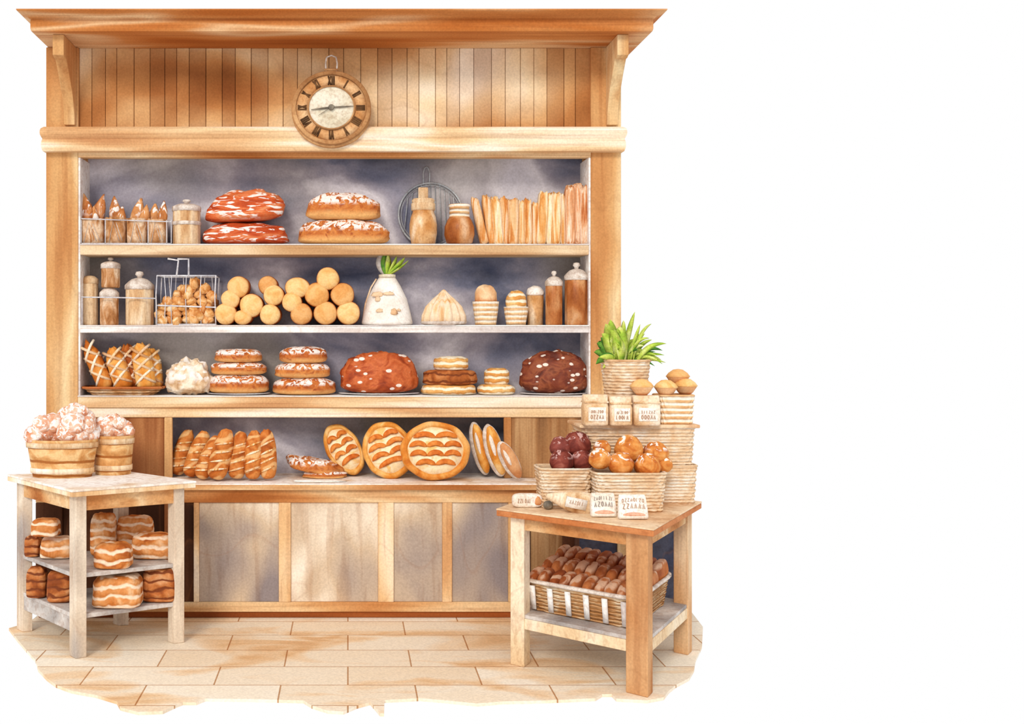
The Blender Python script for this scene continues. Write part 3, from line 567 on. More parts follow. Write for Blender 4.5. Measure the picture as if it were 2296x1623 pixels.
# ------------------------------------------------------------------ shelf 3
t = thing('bread_tray', 'shallow rope-edged wicker tray of latticed loaves at the left of the lower shelf', 'tray', at(279, .1, Z3))
s = S(.1); bm = nb(); wicker(bm, 90*s, .12, .045, rows=3, e=.5, tp=.25, amp=.005); obj('body', bm, 'wickerd', t)
bm = nb(); rim(bm, 90*s, .12, .045, .008, .5); obj('rim', bm, 'edgeR', t)
for i, (px, py, r, tl, lb) in enumerate(((198, 758, 18, -24, 'tall pointed loaf'), (222, 800, 17, -28, 'dark latticed loaf'), (254, 780, 21, -18, 'plump latticed loaf'), (286, 776, 22, -13, 'golden latticed loaf'), (316, 774, 22, -9, 'tall golden loaf'), (340, 786, 19, -6, 'short end loaf'))):
    Y = .06+.075*(i % 2); zb = Z3+.022; L = Z(py, Y)-zb; rr = r*s*1.0; tt = thing('latticed_loaf', lb+' with crossed dough strips leaning in the wicker tray, %s' % ORD[i], 'bread', (X(px, Y)+math.sin(math.radians(-tl))*L*.88, Y, zb+.014), (0, math.radians(tl), 0), group='latticed loaves in the wicker tray')
    def tip(q, L=L, i=i): f = 1-max(0, (q.z/L-.75)/.25)*(.8 if i < 2 else .4); return Vector((q.x*f, q.y*f, q.z))
    bm = nb(); blob(bm, rr, rr*1.1, L, amp=.05, seed=i+2, ex=.8, ez=.5, fn=tip); obj('crust', bm, 'rollside' if i in (1, 3) else 'golden', tt)
    for k in range(3):
        z0 = L*(.12+.25*k)
        for d in (-1, 1):
            bm = nb(); P = []
            for u in range(7):
                f = -1+u/3; xx = rr*.98*f; P.append((xx, -rr*1.14*math.sqrt(max(0.02, 1-f*f*.92)), z0+L*.16+d*f*L*.16))
            tube(bm, P, .0085, 5); obj('dough_strip', bm, 'meringue' if d > 0 else 'topR', tt)
t = loaf('crumble_mound', 'rough cream-coloured mound of crumble beside the wicker tray on the lower shelf', 'cake', 'crumble', at(424, .1, Z3), 53*s, .1, 78*s, amp=.11, fr=4.5, seed=4, ez=1, nu=56, nv=28, fn=lambda q: q+Vector((0, 0, .012*noise.noise(q*45))))
def plate(px, Y, z, r, label):
    t = thing('plate', label, 'plate', at(px, Y, z), group='white plates on the lower shelf'); bm = nb(); lathe(bm, [(r*.55, 0), (r*.6, .001), (r*.95, .008), (r, .013), (r*.93, .012), (r*.6, .006)], 48, ry=min(1, .128/r)); obj('dish', bm, 'cakew', t)
    return z+.008
zp = plate(535, .1, Z3, 72*s, 'thin white plate under the left stack of sugared buns')
def stack(items, Y, z, mats, labels, name, cat, grp, ez=.6, fl=.5, amp=.04, yr=.12):
    for i, (x0, x1, yt) in enumerate(items):
        r = (x1-x0)/2*S(Y); top = Z(yt, Y); loaf(name, labels[i], cat, mats[i], at((x0+x1)/2, Y, z), r, min(yr, r), top-z, group=grp, amp=amp, seed=i+x0, ez=ez, fl=fl); z = top-.006
stack([(467, 603, 838), (473, 597, 810), (482, 588, 782)], .1, zp, ['sugarbun']*3, ['wide sugared bun at the bottom of the left stack on a plate', 'sugared bun in the middle of the left stack on a plate', 'small sugared bun on top of the left stack on a plate'], 'sugared_bun', 'bun', 'sugared buns on the lower shelf')
stack([(613, 753, 845), (617, 741, 812), (627, 733, 777)], .1, Z3, ['sugarbun']*3, ['wide split sugared bun at the bottom of the right stack', 'sugared bun in the middle of the right stack', 'small sugared bun on top of the right stack'], 'sugared_bun', 'bun', 'sugared buns on the lower shelf')
zp = plate(850, .1, Z3, 92*s, 'oval white plate under the bright red-brown seeded loaf')
loaf('seeded_loaf', 'big domed red-brown loaf with pale seeds on a plate, mid shelf', 'bread', 'spotred', at(850, .1, zp), 87*s, .115, Z(790, .1)-zp, amp=.05, fr=5, seed=6, ez=.8, nu=56, nv=28, group='seeded loaves')
stack([(945, 1068, 860), (947, 1068, 828), (973, 1050, 799)], .1, Z3, ['flaky', 'layerd', 'flaky'], ['wide flaky round at the bottom of the three-high stack', 'dark browned flat round in the middle of the three-high stack', 'small flaky round on top of the three-high stack'], 'flaky_round', 'pastry', 'flaky pastry rounds', ez=.45)
stack([(1070, 1154, 861), (1085, 1142, 825)], .1, Z3, ['flaky']*2, ['flaky round at the bottom of the two-high stack', 'small flaky round on top of the two-high stack'], 'flaky_round', 'pastry', 'flaky pastry rounds', ez=.5)
zp = plate(1242, .1, Z3, 78*s, 'white plate under the dark seeded loaf at the right end')
loaf('seeded_loaf', 'big dark-brown loaf with white seeds at the right end of the lower shelf', 'bread', 'spotdark', at(1243, .1, zp), 76*s, .115, Z(787, .1)-zp, amp=.05, fr=5, seed=9, ez=.8, nu=56, nv=28, group='seeded loaves')

# ------------------------------------------------------------------ worktop goods
bag = [(404, 964, 19, 17, .08), (436, 966, 19, 20, .0), (462, 975, 18, 22, -.1), (492, 964, 22, 14, -.14), (533, 972, 20, 6, -.11), (566, 970, 19, 2, -.13), (602, 967, 19, -3, -.12)]
for i, (px, py, r, tl, Y) in enumerate(bag):
    s = S(Y); L = (Z(py, Y)-wt); rr = r*1.1*s; base = X(px, Y)
    t = thing('scored_baguette', 'upright glazed baguette with slashed crust on the worktop, %s of seven' % ORD[i], 'bread', (base-(math.sin(math.radians(tl))*L*.35 if tl > 5 else 0), Y, wt+.012), (math.radians(-6), math.radians(tl), 0), group='upright baguettes on the worktop')
    def tip(q, L=L): f = 1-max(0, (q.z/L-.5)/.5)**1.5*.25; return Vector((q.x*f, q.y*f, q.z))
    bm = nb(); blob(bm, rr, rr*.9, L*1.0, amp=.03, seed=i, ez=.62, fl=.9, nv=26, fn=tip); obj('crust', bm, 'scored', t)
    for k in range(4):
        z0 = L*(.2+.17*k); bm = nb(); P = []
        for u in range(7):
            f = -.85+u*.283; q = 1-max(0, (z0/L-.5)/.5)**1.5*.25; P.append((rr*q*f, -rr*.9*q*math.sqrt(1-f*f*.9)*.99, z0+.022*f))
        tube(bm, P, [.001, .004, .006, .007, .006, .004, .001], 5); obj('slash', bm, 'puff', t)
Y = .06; s = S(Y)
bm = nb(); blob(bm, 62*s, .1, 30*s, amp=.12, seed=4, ez=.5, fr=3, mx=Matrix.Rotation(.18, 4, 'Y')); o = obj('flat_pastry', bm, 'sugarbun', loc=(X(703, Y), Y, wt+.03)); tag(o, 'flat sugared pastry lying on top of another beside the pies', 'pastry', 'flat pastries on the worktop')
bm = nb(); blob(bm, 48*s, .08, 16*s, amp=.1, seed=8, ez=.5); o = obj('flat_pastry', bm, 'sugarbun', loc=(X(728, Y-.02), Y-.02, wt)); tag(o, 'dark flat pastry lying under the other one beside the pies', 'pastry', 'flat pastries on the worktop')
bm = nb(); blob(bm, 58*s, .03, .012, amp=.1, seed=3); o = obj('baking_paper', bm, 'whitecloth', loc=(X(715, -.16), -.16, wt)); tag(o, 'crumpled strip of baking paper on the worktop in front of the flat pastries', 'paper')
def pie(px, pyt, pyb, wpx, Y, roll, label, yaw, cols, rows_, off=(0, 0)):
    s = S(Y); a = wpx/2*s; b = (pyb-pyt)/2*s; t = thing('latticed_pie', label, 'pie', (X(px, Y), Y, wt+.004), (math.radians(-10), 0, yaw), group='pies leaning on the worktop')
    Rm = Matrix.Translation((0, 0, b)) @ Matrix.Rotation(roll, 4, 'Y'); n_ = 56
    aa, bb = a, b
    if roll: aa, bb = a*(.66 if roll < -.5 else .82), b*1.06
    def rg(k, y): return [Rm @ Vector((aa*k*math.cos(2*PI*i/n_)*(1+.012*math.sin(9*2*PI*i/n_)), y, bb*k*math.sin(2*PI*i/n_)*(1+.015*math.cos(7*2*PI*i/n_)))) for i in range(n_)]
    bm = nb(); rings(bm, [rg(.7, .05), rg(.9, .045), rg(1, .01), rg(.98, -.015), rg(.9, -.03), rg(.82, -.025), rg(.78, -.008)]); obj('crust', bm, 'golden', t)
    bm = nb(); rings(bm, [rg(.8, -.006), rg(.79, -.014), rg(.4, -.02), rg(.02, -.022)]); obj('filling', bm, 'fill', t)
    for r in range(rows_):
        v_ = .5-1.12*(r+.25)/(rows_-.35)
        ext = math.sqrt(max(.05, .56-v_*v_)); nn = max(1, round(cols*ext/.75))
        for c in range(nn):
            u_ = (-ext+2*ext*(c+.5)/nn); bm = nb(); q = Rm @ Matrix.Translation((aa*u_, -.016, bb*v_))
            n2 = 14; pts = [(math.cos(PI*k/(n2-1)), math.sin(PI*k/(n2-1))) for k in range(n2)]+[(-.6, .12), (0, .3), (.6, .12)]
            w2 = aa*ext/nn*1.06; h2 = bb*.56/rows_*1.65
            rs = [[q @ Vector((w2*p[0]*k_, y_, h2*p[1]*k_)) for p in pts] for k_, y_ in ((1, .006), (.97, -.006), (.6, -.012))]
            rings(bm, rs); obj('crust_scallop', bm, 'scallop', t)
pie(771, 951, 1070, 118, .08, -.55, 'narrow scalloped pie at the left of the three leaning pies', 0, 2, 4)
pie(870, 957, 1082, 138, -.02, -.35, 'middle scalloped pie half hidden by the large round one', 0, 2, 4)
pie(977, 950, 1083, 158, -.13, 0, 'largest round pie with wavy scallops at the front of the three', 0, 3, 4)
for i, (px, pyt, pyb, r, tl, Y, lb) in enumerate(((1078, 948, 1078, 17, -14, .02, 'nearest the round pie'), (1113, 952, 1085, 19, -16, -.05, 'middle one'), (1152, 985, 1100, 17, -28, -.17, 'shortest, nearest the right-hand table'))):
    s = S(Y); L = Z(pyt, Y)-wt; t = thing('dished_loaf', 'slim loaf on a white boat dish standing on edge, '+lb, 'bread', (X(px, Y)+.035, Y, wt+.014), (0, math.radians(tl), 0), group='loaves in boat dishes')
    bm = nb(); blob(bm, r*1.12*s, .035, L, seed=i, amp=.01, mx=Matrix.Translation((0, .02, 0)), fl=1); obj('dish', bm, 'lid', t)
    bm = nb(); blob(bm, r*.86*s, .045, L*.92, seed=i+4, amp=.04, mx=Matrix.Translation((.006, -.006, L*.04)), fl=1); obj('crust', bm, 'golden' if i < 2 else 'muffin', t)
    bm = nb(); blob(bm, r*.25*s, .012, L*.4, seed=i, amp=.05, mx=Matrix.Translation((-.008, -.045, L*.42)), fl=1); obj('slash', bm, 'label', t)

# ------------------------------------------------------------------ tables
def bil(q, u, v):   # q = N, L, R, B ; u towards L, v towards R
    n_, l, r, b = q; return ((n_[0]*(1-u)*(1-v)+l[0]*u*(1-v)+r[0]*(1-u)*v+b[0]*u*v), (n_[1]*(1-u)*(1-v)+l[1]*u*(1-v)+r[1]*(1-u)*v+b[1]*u*v))
def qprism(bm, q, u0, u1, v0, v1, z0, z1):
    P = [bil(q, u0, v0), bil(q, u0, v1), bil(q, u1, v1), bil(q, u1, v0)]; prism(bm, P, z0, z1)
# left table
ZL = .85
QL = [on(160, 1099, ZL), on(15, 1063, ZL), on(441, 1078, ZL), on(285, 1056, ZL)]
def center(q): c = bil(q, .5, .5); return (c[0], c[1], 0)
def table(q, label, grp):
    c = center(q); t = thing('side_table', label, 'table', c)
    qq = [(p[0]-c[0], p[1]-c[1]) for p in q]; return t, qq
tl, q = table(QL, 'square side table with two shelves of layered loaves, left of the worktop', 0)
bm = nb(); qprism(bm, q, 0, 1, 0, 1, ZL-.012, ZL); obj('table_top', bm, 'topw', tl, .004, False)
bm = nb(); qprism(bm, q, .004, .996, .004, .996, ZL-.036, ZL-.012); obj('top_edge', bm, 'stile', tl, .003, False)
lg = .085
for u, v in ((.05, .06), (.95-lg, .06), (.05, .93-lg), (.93-lg, .93-lg)):
    bm = nb(); qprism(bm, q, u, u+lg*1.1, v, v+lg, 0, ZL-.036); obj('leg', bm, 'legL', tl, .005, False)
for a in ((.14, .88, .075, .1), (.14, .88, .87, .895)): bm = nb(); qprism(bm, q, *a, ZL-.115, ZL-.037); obj('apron', bm, 'wood_h', tl, .003, False)
for a in ((.065, .09, .14, .86), (.88, .9, .14, .86)): bm = nb(); qprism(bm, q, *a, ZL-.115, ZL-.037); obj('apron', bm, 'wood_h', tl, .003, False)
for z in (.42, .215): bm = nb(); qprism(bm, q, .07, .9, .07, .9, z-.022, z); obj('shelf', bm, 'greyw', tl, .003, False)
bm = nb(); qprism(bm, q, .14, .88, .075, .1, .12, .193); obj('stretcher', bm, 'greyw', tl, .003, False)
# right table
ZR = .765
QR = [on(1466, 1186, ZR), on(1112, 1140, ZR), on(1574, 1124, ZR)]; QR.append((QR[1][0]+QR[2][0]-QR[0][0], QR[1][1]+QR[2][1]-QR[0][1]))
tr, q = table(QR, 'sturdy side table with a russet edge and one low shelf, right of the worktop', 0)
bm = nb(); qprism(bm, q, 0, 1, 0, 1, ZR-.008, ZR); obj('table_top', bm, 'topR', tr, .003, False)
bm = nb(); qprism(bm, q, .002, .998, .002, .998, ZR-.036, ZR-.008); obj('top_edge', bm, 'edgeR', tr, .004, False)
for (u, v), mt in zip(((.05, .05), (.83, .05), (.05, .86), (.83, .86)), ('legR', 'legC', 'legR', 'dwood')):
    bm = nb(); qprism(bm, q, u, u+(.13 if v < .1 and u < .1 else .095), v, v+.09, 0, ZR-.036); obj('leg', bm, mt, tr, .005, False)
for a in ((.17, .84, .065, .09), (.17, .84, .91, .935), (.065, .09, .14, .87), (.9, .925, .14, .87)): bm = nb(); qprism(bm, q, *a, ZR-.1, ZR-.037); obj('apron', bm, 'wood_h', tr, .003, False)
ZS = .255
bm = nb(); qprism(bm, q, .06, .92, .06, .94, ZS-.018, ZS); obj('shelf', bm, 'greyw', tr, .003, False)
for a in ((.18, .83, .055, .085), (.055, .085, .14, .87)): bm = nb(); qprism(bm, q, *a, ZS-.07, ZS-.018); obj('stretcher', bm, 'legC', tr, .003, False)

# buckets
def bucket(px0, px1, pyt, Y, label, ry, pyb_w):
    s = S(Y); r = (px1-px0)/2*s; h = Z(pyt, Y)-ZL; t = thing('wooden_bucket', label, 'bucket', at((px0+px1)/2, Y, ZL), group='wooden buckets on the left table')
    bm = nb(); pr = []
    for i in range(6):
        f = i/6; k = pyb_w+(1-pyb_w)*f; k2 = pyb_w+(1-pyb_w)*(f+.155); pr += [(r*k, h*f), (r*k2, h*(f+.16))]
    pr += [(r, h), (r*.93, h), (r*.8, h*.1)]
    lathe(bm, pr, 48, ry=ry); obj('staves', bm, 'hoopw', t)
    for f in (.18, .86): bm = nb(); k = r*(pyb_w+(1-pyb_w)*f)+.004; lathe(bm, [(k*.97, h*f-.014), (k*1.01, h*f-.014), (k*1.02, h*f+.014), (k*.98, h*f+.014)], 48, ry=ry); obj('hoop', bm, 'stile' if f < .5 else 'can', t)
    return t, r, h
bucket(60, 220, 984, -.52, 'wide wooden bucket heaped with sugared dough balls at the front of the left table', .62, .82)
bucket(208, 300, 975, -.41, 'smaller wooden bucket of dough balls behind the wide one on the left table', .85, .85)
ballsA = [(78, 975, 20), (100, 968, 22), (125, 972, 21), (152, 970, 22), (178, 974, 22), (202, 974, 18), (95, 952, 19), (118, 950, 21), (142, 952, 20), (165, 950, 24), (192, 955, 19), (150, 932, 18), (172, 928, 19), (195, 938, 16), (168, 918, 14), (185, 922, 12)]
for i, (px, py, r) in enumerate(ballsA):
    Y = -.54+.03*(i % 3)-.02+(.06 if py < 945 else 0); s = S(Y)
    loaf('dough_ball', 'sugared pink dough ball heaped in the wide wooden bucket', 'dough ball', 'sugarball', (X(px, Y), Y, Z(py, Y)-r*s*1.1), r*s*1.2, r*s*1.1, 2.25*r*s, amp=.07, fr=3, seed=i, fl=.9, nu=20, nv=12, group='dough balls in the wide bucket')
ballsB = [(222, 965, 15), (243, 966, 18), (268, 966, 18), (288, 966, 13), (228, 948, 14), (248, 945, 16), (268, 948, 15), (284, 955, 12), (258, 938, 11)]
for i, (px, py, r) in enumerate(ballsB):
    Y = -.43+.02*(i % 3); s = S(Y)
    loaf('dough_ball', 'brownish pink dough ball heaped in the smaller wooden bucket', 'dough ball', 'sugarball', (X(px, Y), Y, Z(py, Y)-r*s), r*s*1.1, r*s, 2*r*s, amp=.08, fr=3, seed=i+30, fl=.9, nu=20, nv=12, group='dough balls in the smaller bucket')
# layered loaves on the left table
def lay(x0, x1, yt, z, pyb, label, mat='layer', rz=0, dep=.09, seed=1, gap=0):
    if pyb: x_, Y = on((x0+x1)/2, pyb, z)
    else: Y = gap; x_ = X((x0+x1)/2, Y)
    r = (x1-x0)/2*S(Y)*.97; hcap = .178 if z < .3 else 9; return loaf('layered_loaf', label, 'bread', mat, (x_, Y, z), r, dep, min(hcap, Z(yt, Y)-z), rot=(0, 0, rz), group='layered loaves on the left table', amp=.03, seed=seed, ex=.45, ez=.4, nu=40, nv=22)
u = .4202
lay(213, 296, 1216, u, 1272, 'pale striped loaf at the front corner of the upper shelf of the left table', rz=.0, dep=.07, seed=1)
lay(296, 390, 1195, u, 1250, 'striped loaf at the right end of the upper shelf of the left table', seed=2, dep=.075)
lay(204, 262, 1150, u, 1244, 'tall striped loaf standing behind the near leg on the upper shelf', 'layer', seed=3, dep=.06)
lay(262, 345, 1156, u, 1240, 'large golden loaf at the back of the upper shelf', 'layer', seed=4, dep=.06)
lay(92, 165, 1202, u, 1250, 'wide loaf just left of the near leg on the upper shelf', seed=5, dep=.06)
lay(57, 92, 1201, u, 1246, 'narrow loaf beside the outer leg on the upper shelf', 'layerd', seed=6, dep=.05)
lay(72, 134, 1162, Z(1201, -.66), 0, 'small loaf resting on top of two others on the upper shelf', seed=7, dep=.055, gap=-.66)
u = .2152
lay(210, 320, 1287, u, 1358, 'large pale striped loaf at the front of the bottom shelf of the left table', seed=8, dep=.09)
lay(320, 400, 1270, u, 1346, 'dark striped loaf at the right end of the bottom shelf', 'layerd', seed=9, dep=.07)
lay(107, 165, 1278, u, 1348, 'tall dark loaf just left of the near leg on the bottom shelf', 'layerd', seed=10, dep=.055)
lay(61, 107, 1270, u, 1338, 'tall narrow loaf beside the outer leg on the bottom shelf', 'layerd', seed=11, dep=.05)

# ------------------------------------------------------------------ tray under the right table
c0 = bil(QR, .52, .5); UX = Vector((QR[1][0]-QR[0][0], QR[1][1]-QR[0][1])); VX = Vector((QR[2][0]-QR[0][0], QR[2][1]-QR[0][1]))
lu, lv = UX.length, VX.length; UX.normalize(); VX.normalize()
def TA(x, y, z): p = UX*x+VX*y; return (p.x, p.y, z)
ta, tb = .37*lu, .35*lv; th = .15
tt = thing('loaf_tray', 'large wicker tray with white slats on the low shelf of the right table', 'tray', (c0[0], c0[1], ZS))
bm = nb(); wicker(bm, ta, tb, th, rows=8, e=.22, tp=.08, amp=.006, N=160, wk=40, A=TA, wall=.015); obj('body', bm, 'wickerd', tt)
bm = nb(); rim(bm, ta+.006, tb+.006, th, .011, .22, A=TA); obj('rim', bm, 'lid', tt)
for k in range(6):
    x_ = ta*(-.8+.32*k); bm = nb(); y_ = -tb*.93-.012
    V = [TA(x_-.014, y_-.0, .01), TA(x_+.014, y_, .01), TA(x_+.014, y_-.028, th-.02), TA(x_-.014, y_-.028, th-.02)]
    V2 = [TA(x_-.014, y_+.012, .01), TA(x_+.014, y_+.012, .01), TA(x_+.014, y_-.014, th-.02), TA(x_-.014, y_-.014, th-.02)]
    rings(bm, [V, V2]); obj('slat', bm, 'shelfw', tt)
bm = nb(); prism(bm, [TA(-ta*.9, -tb*.9, 0)[:2], TA(ta*.9, -tb*.9, 0)[:2], TA(ta*.9, tb*.9, 0)[:2], TA(-ta*.9, tb*.9, 0)[:2]][::-1], .02, .1); obj('lining', bm, 'whitecloth', tt)
NC = 10; bm = nb(); L_ = tb*2/3*.98; W_ = ta*2/NC*.5
blob(bm, W_*.97, L_*.49, .085, amp=.03, seed=3, ex=.75, ez=.65, nu=28, nv=14)
ang = math.atan2(VX.y, VX.x)-PI/2
rn = ['front', 'middle', 'back']; L0 = None
for r in range(3):
    for k in range(NC):
        x_ = ta*(.9-1.8*k/(NC-1)); y_ = tb*(-.62+.62*r); p = TA(x_, y_, 0); R_ = random.Random(r*20+k)
        loc = (c0[0]+p[0], c0[1]+p[1], ZS+.1+.022*r); rot = (math.radians(7), R_.uniform(-.08, .08), ang+R_.uniform(-.06, .06))
        lb = 'small sugar-dusted loaf in the %s row of the wicker tray, %s' % (rn[r], ORD[k] if k < NC-1 else 'rightmost')
        if L0 is None: L0 = obj('tray_loaf', bm, 'tray', loc=loc); L0.rotation_euler = rot; tag(L0, lb, 'bread', 'loaves in the wicker tray under the right table')
        else: dup(L0, loc, rot, lb)

# ------------------------------------------------------------------ goods on the right table
def basket(x0, x1, yt, z, Y, dep, label, name='wicker_basket', mat='wicker', rows=8, tp=.1, e=.3, rim_=True, rz=0, grp='wicker baskets on the right table'):
    s = S(Y); a = (x1-x0)/2*s; h = Z(yt, Y)-z; t = thing(name, label, 'basket', (X((x0+x1)/2, Y), Y+dep/2, z), (0, 0, rz), group=grp)
    bm = nb(); wicker(bm, a*.97, dep/2, h, rows=rows, e=e, tp=tp, amp=.005); obj('body', bm, mat, t)
    if rim_: bm = nb(); rim(bm, a*.98, dep/2, h, .007, e); obj('rim', bm, mat, t)
    return t, h
YA = on(1270, 1141, ZR)[1]; YB = on(1415, 1150, ZR)[1]
basket(1210, 1332, 1053, ZR, YA, .2, 'small square wicker basket of dark plum buns on the right table', tp=.12)
basket(1335, 1500, 1063, ZR, YB, .2, 'long wicker basket of golden rolls at the front of the right table', tp=.1)
YC = -1.0; Y2 = -.98
zD0 = Z(1046, Y2); zD1 = Z(952, Y2)
basket(1320, 1570, 1046, ZR, Y2, .3, 'flat-sided wicker hamper at the bottom of the stack behind the rolls', 'wicker_hamper', 'wicker', rows=7, tp=.04, e=.2)
t, _ = basket(1303, 1565, 960, zD0, Y2, .3, 'wide wicker hamper with a flat lid on top of another hamper', 'wicker_hamper', 'wicker', rows=8, tp=.04, e=.2)
s = S(Y2); bm = nb(); A_ = 135*s; prism(bm, [(-A_, -.16), (A_, -.16), (A_, .16), (-A_, .16)], Z(960, Y2)-zD0+.001, zD1-zD0); obj('lid', bm, 'topR', t, .005, False)
basket(1480, 1560, 888, zD1, -.97, .16, 'small wicker basket holding four pale muffins on top of the hampers', mat='cup', rows=5, tp=.1)
s = S(-.9)
for px, py, lb in ((1520, 845, 'tallest pale muffin, at the back of the small basket'), (1493, 869, 'front pale muffin in the small basket'), (1537, 866, 'right-hand pale muffin in the small basket'), (1439, 869, 'pale muffin sitting on the paper packets, left of the small basket')):
    Y = {1520: -.83, 1493: -.93, 1537: -.87, 1439: -.99}[px]; s = S(Y); rx = 26*s; h = 36*s
    t = thing('muffin', lb, 'muffin', (X(px, Y), Y, Z(py, Y)-18*s if px != 1439 else Z(886, -1.0)+.001), group='pale muffins'); bm = nb(); lathe(bm, [(rx*.45, 0), (rx*.65, h*.15), (rx*.95, h*.48), (rx*.97, h*.52)], 28); obj('base', bm, 'muffin', t)
    bm = nb(); lathe(bm, [(rx*.97, h*.5), (rx*1.02, h*.53), (rx*.8, h*.75), (rx*.4, h*.96), (.001, h)], 28); obj('top', bm, 'rollend', t)
for i, (x0, x1, yt, lb) in enumerate(((1305, 1362, 884, 'left-hand'), (1363, 1415, 888, 'middle'), (1416, 1478, 886, 'right-hand'))):
    Y = -1.0; s = S(Y); a = (x1-x0)/2*s; h = Z(yt, Y)-zD1; t = thing('paper_packet', 'tan paper packet with a white label on the hamper lid, %s of three' % lb, 'packet', (X((x0+x1)/2, Y), Y, zD1), group='labelled paper packets')
    bm = nb(); rs = []
    for f, k, d in ((0, .92, .05), (.06, .97, .055), (.6, .98, .052), (.72, .93, .042), (.76, .96, .04), (.97, .96, .03), (1, .9, .022)): rs.append([(a*k*sp(math.cos(2*PI*j/24), .4), d*sp(math.sin(2*PI*j/24), .4), h*f) for j in range(24)])
    rings(bm, rs); obj('bag', bm, 'packet', t)
    bm = nb(); box(bm, -a*.94, a*.94, -.046, .046, h*.73, h*.79); obj('fold', bm, 'can', t, .003)
    bm = nb(); box(bm, -a*.68, a*.68, -.0585, -.052, h*.16, h*.6); o = obj('label', bm, 'label', t, 0, False)
    bm = nb(); scribble(bm, -a*.5, a*.5, h*.46, h*.09, -.0595, 6, i, .0014); scribble(bm, -a*.55, a*.55, h*.29, h*.13, -.0595, 5, i+9, .0018); obj('writing', bm, 'scrib', o)
# plant
Y = -.84; s = S(Y); pt = thing('potted_plant', 'leafy bright green plant in a woven straw pot on the hamper', 'plant', at(1402, Y, zD1)); hp_ = Z(808, Y)-zD1
bm = nb(); wicker(bm, 54*s, 54*s, hp_, rows=14, e=1, tp=.3, amp=.004); obj('pot', bm, 'wicker', pt)
bm = nb(); rim(bm, 54*s, 54*s, hp_, .007, 1); obj('rim', bm, 'topR', pt)
bm = nb(); lathe(bm, [(40*s, hp_-.05), (50*s, hp_-.02), (.01, hp_-.01)], 24); obj('soil', bm, 'dwood', pt)
R = random.Random(3)
tips = [(1414, 700, 9, 0), (1440, 727, 7, 0), (1464, 726, 8, 0), (1455, 748, 9, 0), (1486, 770, 8, 0), (1492, 786, 8, 1), (1482, 807, 8, 0), (1470, 762, 8, 1), (1428, 760, 9, 0), (1405, 745, 9, 0), (1390, 732, 12, 0), (1372, 716, 13, 0), (1352, 726, 13, 0), (1345, 748, 12, 0), (1342, 770, 12, 1), (1336, 790, 10, 1), (1332, 816, 10, 2), (1348, 826, 10, 2), (1368, 838, 8, 2), (1385, 760, 11, 0), (1370, 752, 12, 0), (1360, 778, 12, 1), (1378, 790, 10, 1), (1450, 790, 8, 1), (1437, 775, 8, 0), (1420, 785, 8, 2), (1356, 808, 10, 2), (1398, 770, 9, 0), (1466, 796, 7, 0), (1362, 740, 11, 0)]
tips += [(px+R.uniform(-16, 14), py+R.uniform(4, 30), wd*.75, R.choice((0, 0, 1))) for px, py, wd, g in tips if py < 800]
for i, (px, py, wd, g) in enumerate(tips):
    b0 = Vector(((1395+(px-1400)*.3-1402)*s, R.uniform(-.05, .05), hp_-.02)); tp_ = Vector(((px-1402)*s, R.uniform(-.1, .08), Z(py, Y)-zD1))
    md = (b0+tp_)*.5+Vector((-(tp_.x-b0.x)*.2+R.uniform(-.02, .02), 0, .03+.05*R.random())); bm = nb(); leaf(bm, b0, md, tp_, wd*s*(.8 if px > 1408 else 1.25), 10, R.uniform(-.7, .7)); obj('leaf', bm, 'green' if g == 0 or R.random() < .3 else 'dgreen', pt)
# plum buns and golden rolls
def balls(lst, name, cat, mat, grp, lab):
    for i, (px, py, r, Y, lb) in enumerate(lst):
        s = S(Y); loaf(name, lab+', '+lb, cat, mat, (X(px, Y), Y, Z(py, Y)-r*s), r*s*1.07, r*s, 2*r*s, amp=.05, fr=3, seed=i+px, fl=.8, nu=28, nv=16, group=grp)
balls([(1260, 1034, 26, YA+.06, 'lower left'), (1305, 1032, 24, YA+.07, 'lower right'), (1256, 1002, 23, YA+.11, 'upper left'), (1294, 996, 29, YA+.12, 'large one on top')], 'plum_bun', 'bun', 'plum', 'plum buns in the small basket', 'dark plum-coloured bun in the small square basket')
balls([(1345, 1028, 24, YB+.07, 'far left, speckled'), (1392, 1040, 27, YB+.06, 'front centre with sugar on it'), (1452, 1044, 28, YB+.06, 'front right'), (1410, 1006, 30, YB+.12, 'large one on top'), (1350, 1005, 19, YB+.13, 'small dark one at the back left'), (1470, 1016, 27, YB+.13, 'upper right'), (1490, 1042, 17, YB+.1, 'smallest at the right end')], 'golden_roll', 'bread roll', 'amber', 'golden rolls in the long basket', 'golden roll in the long basket')
# small packets at the table front
x_, Y = on(1182, 1137, ZR); s = S(Y)
t = thing('wrapped_parcel', 'small white rounded parcel with a scribbled label at the left end of the right table', 'parcel', (x_, Y, ZR)); bm = nb(); blob(bm, 34*s, .03, 31*s, ex=.5, ez=.5, amp=.01, fl=.9); obj('wrapper', bm, 'label', t)
bm = nb(); scribble(bm, -24*s, 8*s, 16*s, 9*s, -.031, 6, 5, .0014); obj('writing', bm, 'scrib', t)
bm = nb(); blob(bm, 8*s, .008, 20*s, mx=Matrix.Translation((22*s, -.026, 6*s)), amp=.05); obj('brown_patch', bm, 'muffin', t)
x_, Y = on(1229, 1142, ZR); bm = nb(); blob(bm, 11*s, 11*s, 20*s, amp=.03, fl=.9, nu=20, nv=12); tag(obj('metal_ball', bm, 'iron', loc=(x_, Y, ZR)), 'small grey metal ball on the table beside the paper cone', 'ball')
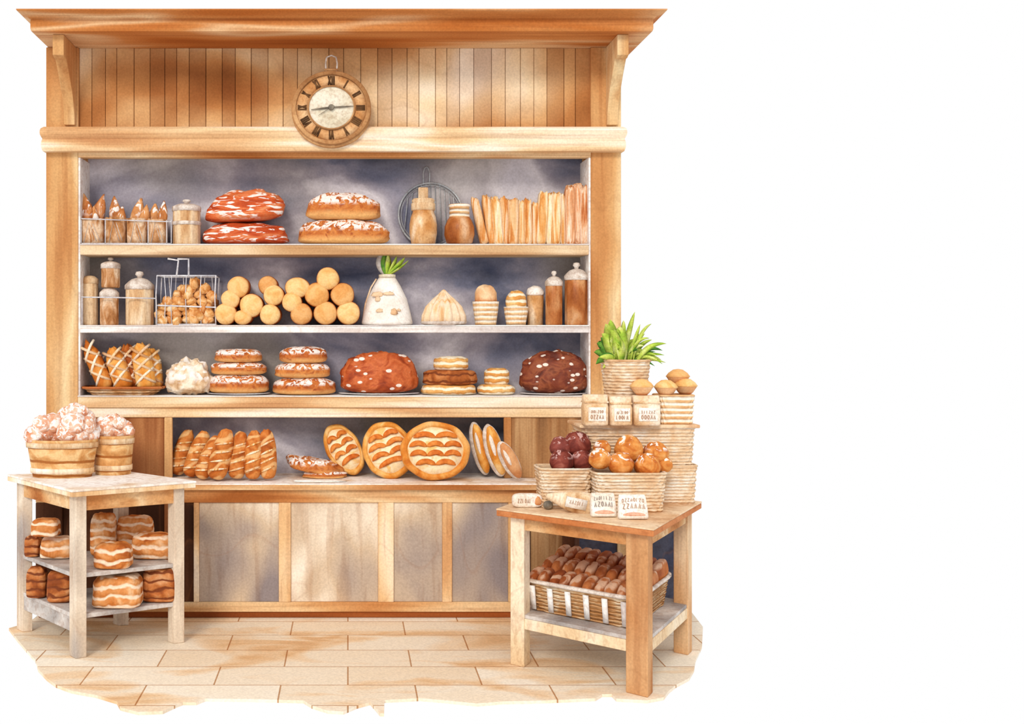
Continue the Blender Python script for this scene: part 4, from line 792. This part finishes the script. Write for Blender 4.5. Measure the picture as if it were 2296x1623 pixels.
x_, Y = on(1276, 1148, ZR); s = S(Y); t = thing('paper_cone', 'tan paper cone lying with a cream label below the plum buns', 'packet', (x_, Y, ZR), (0, math.radians(12), 0))
bm = nb(); rs = []
for f in range(9):
    u = f/8; xx = (-58+112*u)*s; r = (4+24*math.sin(min(1, u*1.15)*PI/2))*s*(1 if u < .95 else .8); rs.append([(xx, r*.8*math.cos(2*PI*k/24), 26*s*(1-u*.1)+r*math.sin(2*PI*k/24)) for k in range(24)])
rings(bm, rs); obj('wrapper', bm, 'can', t)
bm = nb(); box(bm, -16*s, 30*s, -24*s, -14*s, 13*s, 36*s); o = obj('label', bm, 'label', t)
bm = nb(); scribble(bm, -10*s, 24*s, 26*s, 8*s, -24.5*s, 6, 3, .0013); obj('writing', bm, 'scrib', o)
for x0, x1, yt, yb_, lb, sd_, g in ((1326, 1384, 1106, 1160, 'white paper pouch with grey scribbled writing, left of the two at the table front', 7, 'gscrib'), (1388, 1455, 1110, 1165, 'white paper pouch with brown scribbled writing, right of the two at the table front', 12, 'scrib')):
    x_, Y = on((x0+x1)/2, yb_, ZR); s = S(Y); a = (x1-x0)/2*s; h = Z(yt, Y)-ZR; t = thing('paper_pouch', lb, 'packet', (x_, Y+.015, ZR), (math.radians(-14), 0, 0), group='white pouches at the table front')
    bm = nb(); rs = []
    for f, k, d in ((0, .96, .022), (.1, 1, .028), (.5, .97, .026), (.9, .92, .014), (1, .86, .006)): rs.append([(a*k*sp(math.cos(2*PI*j/24), .4), d*sp(math.sin(2*PI*j/24), .5), h*f) for j in range(24)])
    rings(bm, rs); obj('pouch', bm, 'label', t)
    bm = nb(); scribble(bm, -a*.8, a*.75, h*.72, h*.14, -.0225, 8, sd_, .0013, .006); scribble(bm, -a*.8, a*.8, h*.48, h*.2, -.028, 6, sd_+1, .0018, .004); obj('writing', bm, g, t)
    bm = nb(); blob(bm, a*.75, .004, h*.16, amp=.03, mx=Matrix.Translation((0, -.027, h*.1))); obj('stripe', bm, 'coral', t)
